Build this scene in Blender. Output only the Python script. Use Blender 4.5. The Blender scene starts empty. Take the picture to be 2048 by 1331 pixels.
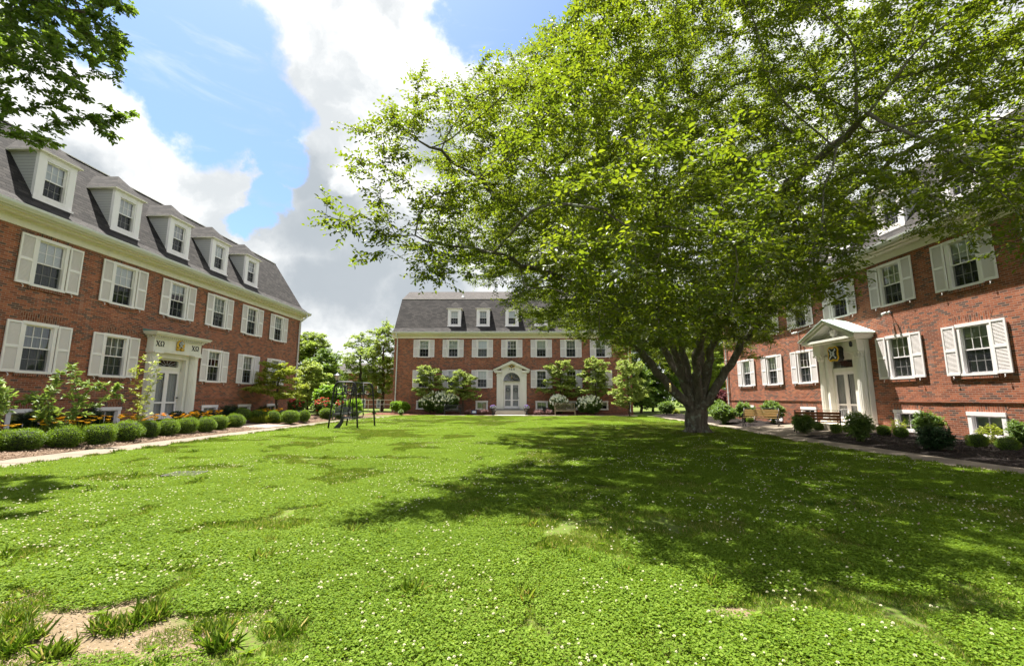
# tuning
SUN_E = 5.0
EXPO = 1.75
CLOUD = 2.1
SKY_TINT = (.55, .63, .72)
TREE_PER = 7

import bpy, math, random
import numpy as np
from mathutils import Vector, Matrix
R = math.radians
rng = np.random.default_rng(7)
random.seed(7)
sc = bpy.context.scene
COL = sc.collection

# ------------------------------------------------------------------ helpers
def tag(o, label=None, cat=None, group=None, kind=None):
    if label: o['label'] = label
    if cat: o['category'] = cat
    if group: o['group'] = group
    if kind: o['kind'] = kind
    return o

def empty(name, loc=(0, 0, 0), rz=0.0):
    o = bpy.data.objects.new(name, None)
    o.empty_display_size = 0.3
    COL.objects.link(o)
    o.location = loc
    o.rotation_euler = (0, 0, rz)
    return o

def link(name, me, parent=None, loc=None, rz=None):
    o = bpy.data.objects.new(name, me)
    COL.objects.link(o)
    if parent: o.parent = parent
    if loc is not None: o.location = loc
    if rz is not None: o.rotation_euler = (0, 0, rz)
    return o

def copy_tree(o, parent=None):
    c = o.copy()
    COL.objects.link(c)
    c.parent = parent
    for ch in list(o.children):
        copy_tree(ch, c)
    return c

class MB:
    """collects polygons, builds ONE mesh"""
    def __init__(s):
        s.v = []; s.f = []; s.m = []; s.rot = []
        s.M = None
    def add(s, vs, fs, mi=0, rot=False):
        b = len(s.v)
        if s.M is not None:
            vs = [tuple(s.M @ Vector(p)) for p in vs]
        s.v += [tuple(p) for p in vs]
        for f in fs:
            s.f.append([b + i for i in f]); s.m.append(mi); s.rot.append(rot)
        return s
    def box(s, x0, x1, y0, y1, z0, z1, mi=0, rot=False):
        return s.add([(x0, y0, z0), (x1, y0, z0), (x1, y1, z0), (x0, y1, z0), (x0, y0, z1), (x1, y0, z1), (x1, y1, z1), (x0, y1, z1)],
                     [(0, 3, 2, 1), (4, 5, 6, 7), (0, 1, 5, 4), (1, 2, 6, 5), (2, 3, 7, 6), (3, 0, 4, 7)], mi, rot)
    def quad(s, a, b, c, d, mi=0, rot=False):
        return s.add([a, b, c, d], [(0, 1, 2, 3)], mi, rot)
    def prism(s, pts, y0, y1, mi=0, axis='y'):
        """polygon pts (a,b) extruded. axis y: (x,z) pts"""
        n = len(pts)
        def P(a, b, t):
            return (a, t, b) if axis == 'y' else ((t, a, b) if axis == 'x' else (a, b, t))
        vs = [P(a, b, y0) for a, b in pts] + [P(a, b, y1) for a, b in pts]
        fs = [tuple(range(n)), tuple(range(2 * n - 1, n - 1, -1))]
        for i in range(n):
            j = (i + 1) % n
            fs.append((i, i + n, j + n, j))
        return s.add(vs, fs, mi)
    def tube(s, pts, r, n=8, mi=0, cap=True):
        pts = [Vector(p) for p in pts]
        rs = r if isinstance(r, (list, tuple)) else [r] * len(pts)
        vs = []; prev = None
        for i, p in enumerate(pts):
            t = (pts[min(i + 1, len(pts) - 1)] - pts[max(i - 1, 0)]).normalized()
            if prev is None:
                u = t.cross(Vector((0, 0, 1)))
                if u.length < 1e-3: u = t.cross(Vector((1, 0, 0)))
            else:
                u = prev - t * prev.dot(t)
            u.normalize(); prev = u
            w = t.cross(u)
            for k in range(n):
                a = 2 * math.pi * k / n
                vs.append(tuple(p + (u * math.cos(a) + w * math.sin(a)) * rs[i]))
        fs = []
        for i in range(len(pts) - 1):
            for k in range(n):
                k2 = (k + 1) % n
                fs.append((i * n + k, i * n + k2, (i + 1) * n + k2, (i + 1) * n + k))
        if cap:
            fs.append(tuple(range(n - 1, -1, -1))); b = (len(pts) - 1) * n
            fs.append(tuple(range(b, b + n)))
        return s.add(vs, fs, mi)
    def lathe(s, prof, c=(0, 0, 0), n=16, mi=0, flute=0, fd=0.0):
        """prof: list of (r,z)"""
        vs = []; fs = []
        for r, z in prof:
            for k in range(n):
                a = 2 * math.pi * k / n
                rr = r * (1 - fd * (k % 2)) if flute else r
                vs.append((c[0] + rr * math.cos(a), c[1] + rr * math.sin(a), c[2] + z))
        for i in range(len(prof) - 1):
            for k in range(n):
                k2 = (k + 1) % n
                fs.append((i * n + k, i * n + k2, (i + 1) * n + k2, (i + 1) * n + k))
        fs.append(tuple(range(n - 1, -1, -1))); b = (len(prof) - 1) * n
        fs.append(tuple(range(b, b + n)))
        return s.add(vs, fs, mi)
    def mesh(s, name, mats, smooth=False, bevel=0):
        me = bpy.data.meshes.new(name)
        me.from_pydata(s.v, [], s.f)
        for m in (mats if isinstance(mats, (list, tuple)) else [mats]): me.materials.append(m)
        me.polygons.foreach_set('material_index', s.m)
        if smooth: me.polygons.foreach_set('use_smooth', [True] * len(s.f))
        box_uv(me, s.rot)
        me.update()
        return me
    def build(s, name, mats, parent=None, smooth=False, loc=None, rz=None):
        return link(name, s.mesh(name, mats, smooth), parent, loc, rz)

def box_uv(me, rot=None):
    """metre-scaled UVs: u along the horizontal tangent of each face, v up the face"""
    nl = len(me.loops)
    vi = np.empty(nl, np.int32); me.loops.foreach_get('vertex_index', vi)
    co = np.empty(len(me.vertices) * 3, np.float32); me.vertices.foreach_get('co', co); co = co.reshape(-1, 3)
    npoly = len(me.polygons)
    nr = np.empty(npoly * 3, np.float32); me.polygons.foreach_get('normal', nr); nr = nr.reshape(-1, 3)
    lt = np.empty(npoly, np.int32); me.polygons.foreach_get('loop_total', lt)
    pi = np.repeat(np.arange(npoly), lt)
    n = nr[pi]
    t = np.stack([-n[:, 1], n[:, 0], np.zeros(nl)], 1)
    ln = np.linalg.norm(t, axis=1, keepdims=True)
    flat = ln[:, 0] < 0.05
    t = np.where(flat[:, None], np.array([[1.0, 0, 0]]), t / np.maximum(ln, 1e-6))
    b = np.cross(n, t)
    p = co[vi]
    u = (p * t).sum(1); v = (p * b).sum(1)
    if rot is not None:
        rr = np.array(rot, bool)[pi]
        u, v = np.where(rr, v, u), np.where(rr, u, v)
    uv = me.uv_layers.new(name='UVMap')
    uv.data.foreach_set('uv', np.stack([u, v], 1).astype(np.float32).ravel())

def big_mesh(name, V, Q, mat, var=None, smooth=False, tri=False):
    """numpy mesh; V (n,3), Q (m,4) quads (or (m,3))"""
    V = np.ascontiguousarray(V, np.float32); Q = np.ascontiguousarray(Q, np.int32)
    k = Q.shape[1]
    me = bpy.data.meshes.new(name)
    me.vertices.add(len(V)); me.vertices.foreach_set('co', V.ravel())
    me.loops.add(Q.size); me.loops.foreach_set('vertex_index', Q.ravel())
    me.polygons.add(len(Q))
    me.polygons.foreach_set('loop_start', np.arange(0, Q.size, k, dtype=np.int32))
    me.polygons.foreach_set('loop_total', np.full(len(Q), k, np.int32))
    if smooth: me.polygons.foreach_set('use_smooth', np.ones(len(Q), bool))
    if var is not None:
        a = me.attributes.new('var', 'FLOAT', 'POINT'); a.data.foreach_set('value', np.asarray(var, np.float32))
    for m in (mat if isinstance(mat, (list, tuple)) else [mat]): me.materials.append(m)
    me.update(calc_edges=True)
    return me

# ------------------------------------------------------------------ materials
class NT:
    def __init__(s, name):
        s.mat = bpy.data.materials.new(name); s.mat.use_nodes = True
        s.t = s.mat.node_tree; s.n = s.t.nodes; s.n.clear()
        s.out = s.n.new('ShaderNodeOutputMaterial')
    def node(s, typ, **k):
        n = s.n.new(typ)
        for a, b in k.items():
            if a.startswith('i_'):
                key = a[2:].replace('_', ' ')
                n.inputs[int(key) if key.isdigit() else key].default_value = b
            else: setattr(n, a, b)
        return n
    def ln(s, a, b): s.t.links.new(a, b)
    def ramp(s, fac, stops):
        r = s.n.new('ShaderNodeValToRGB'); e = r.color_ramp.elements
        while len(e) < len(stops): e.new(0.5)
        for el, (p, c) in zip(e, stops):
            el.position = p; el.color = (*c, 1) if len(c) == 3 else c
        if fac is not None: s.ln(fac, r.inputs[0])
        return r.outputs[0]
    def noise(s, vec, scale, detail=3, rough=0.5, dist=0.0):
        n = s.node('ShaderNodeTexNoise'); n.inputs['Scale'].default_value = scale
        n.inputs['Detail'].default_value = detail; n.inputs['Roughness'].default_value = rough
        n.inputs['Distortion'].default_value = dist
        if vec is not None: s.ln(vec, n.inputs['Vector'])
        return n.outputs['Fac']
    def mix(s, fac, a, b, mode='MIX'):
        m = s.n.new('ShaderNodeMix'); m.data_type = 'RGBA'; m.blend_type = mode
        for sock, v in ((m.inputs[0], fac), (m.inputs[6], a), (m.inputs[7], b)):
            if hasattr(v, 'is_linked') or hasattr(v, 'links'): s.ln(v, sock)
            elif isinstance(v, (int, float)): sock.default_value = v
            else: sock.default_value = (*v, 1)
        return m.outputs[2]
    def math(s, op, a, b=0.0, c=None):
        m = s.n.new('ShaderNodeMath'); m.operation = op
        for i, v in enumerate((a, b) if c is None else (a, b, c)):
            if hasattr(v, 'links'): s.ln(v, m.inputs[i])
            else: m.inputs[i].default_value = v
        return m.outputs[0]
    def bsdf(s, col, rough=0.6, bump=None, bstr=0.3, bdist=0.01, spec=0.5, metal=0.0):
        p = s.n.new('ShaderNodeBsdfPrincipled')
        if hasattr(col, 'links'): s.ln(col, p.inputs['Base Color'])
        else: p.inputs['Base Color'].default_value = (*col, 1)
        if hasattr(rough, 'links'): s.ln(rough, p.inputs['Roughness'])
        else: p.inputs['Roughness'].default_value = rough
        p.inputs['Specular IOR Level'].default_value = spec
        p.inputs['Metallic'].default_value = metal
        if bump is not None:
            b = s.n.new('ShaderNodeBump'); b.inputs['Strength'].default_value = bstr; b.inputs['Distance'].default_value = bdist
            s.ln(bump, b.inputs['Height']); s.ln(b.outputs[0], p.inputs['Normal'])
        return p.outputs[0]
    def done(s, sh): s.ln(sh, s.out.inputs[0]); return s.mat
    def uv(s): return s.node('ShaderNodeTexCoord').outputs['UV']
    def obj(s): return s.node('ShaderNodeTexCoord').outputs['Object']
    def pos(s): return s.node('ShaderNodeNewGeometry').outputs['Position']
    def attr(s, name): return s.node('ShaderNodeAttribute', attribute_name=name).outputs['Fac']

def mat_brick(name, tone=1.0):
    t = NT(name); uv = t.uv()
    b = t.node('ShaderNodeTexBrick'); t.ln(uv, b.inputs['Vector'])
    b.inputs['Scale'].default_value = 1.0
    b.inputs['Brick Width'].default_value = 0.215; b.inputs['Row Height'].default_value = 0.0715
    b.inputs['Mortar Size'].default_value = 0.0075; b.inputs['Mortar Smooth'].default_value = 0.3
    b.inputs['Bias'].default_value = -0.1
    b.inputs['Color1'].default_value = (0, 0, 0, 1); b.inputs['Color2'].default_value = (1, 1, 1, 1)
    b.inputs['Mortar'].default_value = (0.5, 0.5, 0.5, 1)
    c = t.ramp(b.outputs['Color'], [(0.0, (.11, .065, .052)), (0.10, (.185, .062, .036)), (0.5, (.31, .095, .046)), (0.8, (.37, .12, .058)), (1.0, (.44, .18, .095))])
    c = t.mix(t.ramp(t.noise(uv, 0.9, 5, .6), [(.35, (0, 0, 0)), (.7, (1, 1, 1))]), c, t.mix(1.0, c, (.76, .72, .70), 'MULTIPLY'))
    # odd blackened bricks
    dk = t.noise(uv, 5.3, 1, .4)
    c = t.mix(t.math('MULTIPLY', t.math('GREATER_THAN', dk, .70), .4), c, (.07, .055, .055))
    # pale weathering streaks running down
    mp = t.node('ShaderNodeMapping'); mp.inputs['Scale'].default_value = (2.2, .35, 1); t.ln(uv, mp.inputs[0])
    st = t.ramp(t.noise(mp.outputs[0], 1.4, 4, .7), [(.56, (0, 0, 0)), (.8, (.4, .4, .4))])
    c = t.mix(st, c, (.42, .30, .25))
    sepz = t.node('ShaderNodeSeparateXYZ'); t.ln(uv, sepz.inputs[0])
    damp = t.ramp(t.math('ADD', t.math('MULTIPLY', sepz.outputs[1], .5), t.noise(uv, 1.6, 5, .65)), [(.45, (.75, .75, .75)), (.95, (0, 0, 0))])
    c = t.mix(damp, c, t.mix(1.0, c, (.55, .55, .50), 'MULTIPLY'))
    mort = t.mix(t.noise(uv, 2.0, 3), (.24, .155, .115), (.40, .30, .235))
    c = t.mix(b.outputs['Fac'], c, mort)
    if tone != 1.0: c = t.mix(1.0, c, (tone, tone, tone), 'MULTIPLY')
    h = t.math('SUBTRACT', t.math('MULTIPLY', t.noise(uv, 60, 3), .4), b.outputs['Fac'])
    return t.done(t.bsdf(c, .85, h, .6, .006, .3))

def mat_paint(name, col, dirt=(.55, .52, .45), amt=.35, rough=.5, sc_=1.5):
    t = NT(name); o = t.obj()
    mp = t.node('ShaderNodeMapping'); mp.inputs['Scale'].default_value = (3, 3, .7); t.ln(o, mp.inputs[0])
    f = t.ramp(t.noise(mp.outputs[0], sc_, 5, .65), [(.45, (0, 0, 0)), (.8, (amt, amt, amt))])
    return t.done(t.bsdf(t.mix(f, col, dirt), rough, t.noise(o, 40, 2), .08, .004, .4))

def mat_plain(name, col, rough=.5, metal=0.0, var=.15, sc_=6, bump=.1):
    t = NT(name); o = t.obj(); n = t.noise(o, sc_, 4)
    c = t.mix(n, tuple(min(1, x * (1 + var)) for x in col), tuple(x * (1 - var) for x in col))
    return t.done(t.bsdf(c, rough, t.noise(o, sc_ * 6, 3), bump, .004, .5, metal))

def mat_shingle(name, c0, c1):
    t = NT(name); uv = t.uv()
    b = t.node('ShaderNodeTexBrick'); t.ln(uv, b.inputs['Vector'])
    b.inputs['Scale'].default_value = 1.0
    b.inputs['Brick Width'].default_value = 0.34; b.inputs['Row Height'].default_value = 0.165
    b.inputs['Mortar Size'].default_value = 0.016; b.inputs['Mortar Smooth'].default_value = 0.6
    b.inputs['Color1'].default_value = (0, 0, 0, 1); b.inputs['Color2'].default_value = (1, 1, 1, 1)
    c = t.mix(b.outputs['Color'], c0, c1)
    c = t.mix(t.ramp(t.noise(uv, .5, 5, .6), [(.35, (0, 0, 0)), (.75, (.7, .7, .7))]), c, t.mix(1.0, c, (.68, .66, .66), 'MULTIPLY'))
    mp = t.node('ShaderNodeMapping'); mp.inputs['Scale'].default_value = (3, .25, 1); t.ln(uv, mp.inputs[0])
    c = t.mix(t.ramp(t.noise(mp.outputs[0], 1, 4, .6), [(.55, (0, 0, 0)), (.85, (.5, .5, .5))]), c, t.mix(1.0, c, (.6, .58, .58), 'MULTIPLY'))
    c = t.mix(t.math('MULTIPLY', b.outputs['Fac'], .8), c, (.008, .007, .007))
    c = t.mix(t.math('MULTIPLY', t.noise(uv, 90, 2), .35), c, t.mix(1.0, c, (1.6, 1.6, 1.6), 'MULTIPLY'))
    # row butt edge ramp
    sep = t.node('ShaderNodeSeparateXYZ'); t.ln(uv, sep.inputs[0])
    row = t.math('FRACT', t.math('DIVIDE', sep.outputs[1], .165))
    h = t.math('SUBTRACT', t.math('SUBTRACT', 1.0, row), t.math('MULTIPLY', b.outputs['Fac'], .5))
    return t.done(t.bsdf(c, .9, h, .7, .012, .25))

def mat_lap(name, col, pitch=.115):
    t = NT(name); uv = t.uv()
    sep = t.node('ShaderNodeSeparateXYZ'); t.ln(uv, sep.inputs[0])
    row = t.math('FRACT', t.math('DIVIDE', sep.outputs[1], pitch))
    c = t.mix(t.ramp(row, [(0, (1, 1, 1)), (.09, (1, 1, 1)), (.13, (0, 0, 0))]), col, tuple(x * .45 for x in col))
    c = t.mix(t.ramp(t.noise(uv, 2, 4), [(.4, (0, 0, 0)), (.8, (.3, .3, .3))]), c, (.5, .49, .42))
    return t.done(t.bsdf(c, .6, t.math('SUBTRACT', 1.0, row), .5, .012, .35))

def mat_glass():
    t = NT('window_glass'); o = t.pos()
    fr = t.node('ShaderNodeFresnel'); fr.inputs['IOR'].default_value = 1.55
    g = t.node('ShaderNodeBsdfGlossy'); g.inputs['Roughness'].default_value = .03; g.inputs['Color'].default_value = (.95, .97, 1, 1)
    b = t.node('ShaderNodeBump'); b.inputs['Strength'].default_value = .12; b.inputs['Distance'].default_value = .02
    t.ln(t.noise(o, 2.2, 2), b.inputs['Height']); t.ln(b.outputs[0], g.inputs['Normal'])
    tr = t.node('ShaderNodeBsdfTransparent'); tr.inputs['Color'].default_value = (.80, .85, .84, 1)
    m = t.node('ShaderNodeMixShader'); t.ln(t.math('ADD', t.math('MULTIPLY', fr.outputs[0], 1.2), .05), m.inputs[0])
    t.ln(tr.outputs[0], m.inputs[1]); t.ln(g.outputs[0], m.inputs[2])
    return t.done(m.outputs[0])

def mat_screen(name='insect_mesh', col=(.03, .033, .035), op=.5):
    t = NT(name)
    d = t.node('ShaderNodeBsdfDiffuse'); d.inputs['Color'].default_value = (*col, 1)
    tr = t.node('ShaderNodeBsdfTransparent')
    m = t.node('ShaderNodeMixShader'); m.inputs[0].default_value = op
    t.ln(tr.outputs[0], m.inputs[1]); t.ln(d.outputs[0], m.inputs[2])
    return t.done(m.outputs[0])

def mat_curtain(name, col, pleat=14.0):
    t = NT(name); o = t.uv()
    w = t.node('ShaderNodeTexWave'); w.inputs['Scale'].default_value = pleat / 6.0; w.inputs['Distortion'].default_value = 1.2; t.ln(o, w.inputs[0])
    c = t.mix(w.outputs['Fac'], tuple(x * .72 for x in col), col)
    return t.done(t.bsdf(c, .9, w.outputs['Fac'], .4, .03, .1))

def mat_blind(name, col, pitch=.05):
    t = NT(name); uv = t.uv()
    sep = t.node('ShaderNodeSeparateXYZ'); t.ln(uv, sep.inputs[0])
    row = t.math('FRACT', t.math('DIVIDE', sep.outputs[1], pitch))
    c = t.mix(t.ramp(row, [(0, (1, 1, 1)), (.15, (0, 0, 0)), (.85, (0, 0, 0)), (1, (1, 1, 1))]), col, tuple(x * .5 for x in col))
    return t.done(t.bsdf(c, .6))

def mat_shutter():
    t = NT('shutter_paint'); uv = t.uv()
    sep = t.node('ShaderNodeSeparateXYZ'); t.ln(uv, sep.inputs[0])
    row = t.math('FRACT', t.math('DIVIDE', sep.outputs[1], .042))
    c = t.mix(t.ramp(row, [(0, (1, 1, 1)), (.25, (.25, .25, .25)), (.4, (0, 0, 0))]), (.72, .69, .66), (.36, .33, .31))
    return t.done(t.bsdf(c, .6, row, .6, .01, .3))

def mat_leaf(name, dark, mid, light, trans=.45, tcol=None, rough=.42, spec=.5, tw=1.6):
    t = NT(name); v = t.attr('var'); o = t.pos()
    n = t.noise(o, .45, 3)
    f = t.math('ADD', t.math('MULTIPLY', v, .7), t.math('MULTIPLY', n, .35))
    c = t.ramp(f, [(.1, dark), (.5, mid), (.95, light)])
    p = t.bsdf(c, rough, spec=spec)
    tr = t.node('ShaderNodeBsdfTranslucent')
    tc = tcol or tuple(x * tw for x in mid)
    t.ln(t.mix(1.0, t.mix(.5, c, mid), tuple(min(3, a / max(b, 1e-3)) for a, b in zip(tc, mid)), 'MULTIPLY'), tr.inputs['Color'])
    m = t.node('ShaderNodeMixShader'); m.inputs[0].default_value = trans
    t.ln(p, m.inputs[1]); t.ln(tr.outputs[0], m.inputs[2])
    return t.done(m.outputs[0])

def mat_bark(name, a, b, sc_=1.0, lichen=None):
    t = NT(name); o = t.obj()
    mp = t.node('ShaderNodeMapping'); mp.inputs['Scale'].default_value = (6 * sc_, 6 * sc_, 1.3 * sc_); t.ln(o, mp.inputs[0])
    n = t.noise(mp.outputs[0], 1.5, 6, .65)
    c = t.ramp(n, [(.3, a), (.7, b)])
    if lichen: c = t.mix(t.ramp(t.noise(o, 5, 4, .6), [(.55, (0, 0, 0)), (.68, (.8, .8, .8))]), c, lichen)
    return t.done(t.bsdf(c, .9, n, .8, .03, .2))

M = {}
M['brick'] = mat_brick('red_brick')
M['white'] = mat_paint('white_paint', (.81, .77, .775), (.58, .54, .50))
M['cream'] = mat_paint('cream_trim', (.75, .70, .60), (.55, .50, .38), .35)
M['portal'] = mat_paint('portal_paint', (.74, .72, .66), (.50, .47, .39), .35)
M['shutter'] = mat_shutter()
M['shingle'] = mat_shingle('brown_shingle', (.013, .0115, .011), (.044, .039, .036))
M['shingle_light'] = mat_shingle('pale_shingle', (.055, .049, .046), (.085, .076, .071))
M['siding'] = mat_lap('lap_siding', (.44, .43, .43))
M['glass'] = mat_glass()
M['screen'] = mat_screen()
M['curtain'] = mat_curtain('net_curtain', (.55, .57, .58))
M['curtain_dk'] = mat_curtain('grey_curtain', (.22, .24, .25))
M['blind'] = mat_blind('white_blind', (.78, .78, .76))
M['shade'] = mat_plain('roller_shade', (.80, .82, .84), .8, 0, .04)
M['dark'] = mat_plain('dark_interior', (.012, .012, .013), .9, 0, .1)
M['galv'] = mat_plain('gutter_metal', (.62, .63, .62), .45, .1, .12)
M['black'] = mat_plain('black_iron', (.018, .018, .02), .42, .3, .2)
M['brass'] = mat_plain('dull_brass', (.30, .22, .08), .4, .8)
M['gold'] = mat_plain('gold_paint', (.62, .38, .035), .35, .25, .25, 12)
M['yellow'] = mat_plain('yellow_paint', (.85, .48, .02), .4, 0, .25, 10)
M['ink'] = mat_plain('black_letters', (.012, .012, .012), .5)
M['silver'] = mat_plain('pale_grey_paint', (.62, .64, .68), .45, .1)
M['metalroof'] = mat_plain('pale_metal_roof', (.40, .47, .42), .45, .25, .25, 3)
M['teal'] = mat_plain('green_copper', (.16, .30, .30), .6, .1)
M['step'] = mat_plain('pale_concrete', (.62, .54, .43), .8, 0, .12, 3)

# ------------------------------------------------------------------ brick halls
BAY = 2.86
CW, CH = 1.10, 1.73           # window casing
SILL = {0: 2.30, 1: 5.25}
HALF = 11.5
DEPTH = 10.6
cache = {}

def sash_mesh(w, h, key, cols=3, rows=2, cw=.11, single=False):
    """casing + two sashes with glazing bars; origin bottom-centre, wall face at y=0"""
    if key in cache: return cache[key]
    m = MB()
    x0, x1 = -w / 2, w / 2
    sill = .07
    m.box(x0, x0 + cw, -.03, .10, 0, h); m.box(x1 - cw, x1, -.03, .10, 0, h)
    m.box(x0 - .015, x1 + .015, -.045, .10, h - cw * .9, h + .012)
    m.box(x0 - .02, x1 + .02, -.06, .10, -.012, sill)
    gx0, gx1, gz0, gz1 = x0 + cw, x1 - cw, sill, h - cw * .9
    mid = (gz0 + gz1) / 2
    def sash(z0, z1, y):
        s = .042
        m.box(gx0, gx0 + s, y, y + .035, z0, z1); m.box(gx1 - s, gx1, y, y + .035, z0, z1)
        m.box(gx0 + s, gx1 - s, y + .001, y + .034, z0, z0 + s); m.box(gx0 + s, gx1 - s, y + .001, y + .034, z1 - s, z1)
        ww = gx1 - gx0 - 2 * s; hh = z1 - z0 - 2 * s
        for i in range(1, cols):
            x = gx0 + s + ww * i / cols
            m.box(x - .009, x + .009, y + .006, y + .028, z0 + s, z1 - s)
        for i in range(1, rows):
            z = z0 + s + hh * i / rows
            m.box(gx0 + s, gx1 - s, y + .008, y + .026, z - .009, z + .009)
    if single: sash(gz0, gz1, .05)
    else:
        sash(mid - .02, gz1, .045); sash(gz0, mid + .02, .083)
    g = MB()
    g.quad((gx0 + .02, .075, gz0), (gx1 - .02, .075, gz0), (gx1 - .02, .075, gz1), (gx0 + .02, .075, gz1)) if single else None
    if not single:
        g.quad((gx0 + .02, .064, mid), (gx1 - .02, .064, mid), (gx1 - .02, .064, gz1 - .02), (gx0 + .02, .064, gz1 - .02))
        g.quad((gx0 + .02, .102, gz0 + .02), (gx1 - .02, .102, gz0 + .02), (gx1 - .02, .102, mid), (gx0 + .02, .102, mid))
    s = MB(); s.quad((gx0 + .005, .073, gz0 + .01), (gx1 - .005, .073, gz0 + .01), (gx1 - .005, .073, mid - .02), (gx0 + .005, .073, mid - .02))
    r = (m.mesh('window', M['white']), g.mesh('pane', M['glass']), s.mesh('insect_screen', M['screen']), (gx0, gx1, gz0, gz1))
    cache[key] = r
    return r

def cover_mesh(kind, g, drop):
    k = ('cov', kind, round(g[0], 2), round(g[3], 2), drop)
    if k in cache: return cache[k]
    gx0, gx1, gz0, gz1 = g
    zb = gz1 - (gz1 - gz0) * drop
    m = MB()
    if kind in ('curtain', 'curtain_dk'):      # gently pleated cloth
        n = 18; vs = []
        for i in range(n + 1):
            x = gx0 - .03 + (gx1 - gx0 + .06) * i / n; y = .19 + .018 * math.sin(i * 2.1)
            vs += [(x, y, zb), (x, y, gz1 + .03)]
        m.add(vs, [(2 * i, 2 * i + 2, 2 * i + 3, 2 * i + 1) for i in range(n)])
        me = m.mesh('curtain', M[kind])
    else:
        m.box(gx0 - .02, gx1 + .02, .14, .146, zb, gz1 + .03)
        m.box(gx0 - .02, gx1 + .02, .134, .152, zb - .022, zb)
        me = m.mesh('window_shade', M[kind])
    cache[k] = me
    return me

def window(parent, x, z, w, h, key, cov, y=0.0, **kw):
    a, b, c, g = sash_mesh(w, h, key, **kw)
    o = link('window', a, parent, (x, y, z))
    link('pane', b, o)
    if not kw.get('single'): link('insect_screen', c, o)
    for kind, drop in cov:
        me = cover_mesh(kind, g, drop)
        link(me.name.split('.')[0], me, o)
    return o

def shutter_mesh():
    if 'sh' in cache: return cache['sh']
    w, h = .46, 1.70; m = MB()
    f = .055
    m.box(-w / 2, -w / 2 + f, -.075, -.035, 0, h); m.box(w / 2 - f, w / 2, -.075, -.035, 0, h)
    for z0, z1 in ((0, .085), (h * .5 - .045, h * .5 + .045), (h - .075, h)):
        m.box(-w / 2 + f, w / 2 - f, -.074, -.036, z0, z1)
    for z0, z1 in ((.085, h * .5 - .045), (h * .5 + .045, h - .075)):
        n = int((z1 - z0) / .042)
        for i in range(n):                     # tilted louvres
            a = z0 + (z1 - z0) * i / n; b = z0 + (z1 - z0) * (i + 1) / n
            m.quad((-w / 2 + f, -.066, a), (w / 2 - f, -.066, a), (w / 2 - f, -.044, b), (-w / 2 + f, -.044, b), 1)
            m.quad((-w / 2 + f, -.044, b), (w / 2 - f, -.044, b), (w / 2 - f, -.066, b), (-w / 2 + f, -.066, b), 1)
    # scroll holdback
    m.tube([(0, -.03, -.02), (0, -.08, -.05), (.02, -.085, -.10), (-.015, -.085, -.13)], .011, 5)
    cache['sh'] = m.mesh('shutter', [M['white'], M['louvre']])
    return cache['sh']
M['louvre'] = mat_paint('louvre_paint', (.70, .65, .64), (.5, .45, .42), .3)

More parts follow.
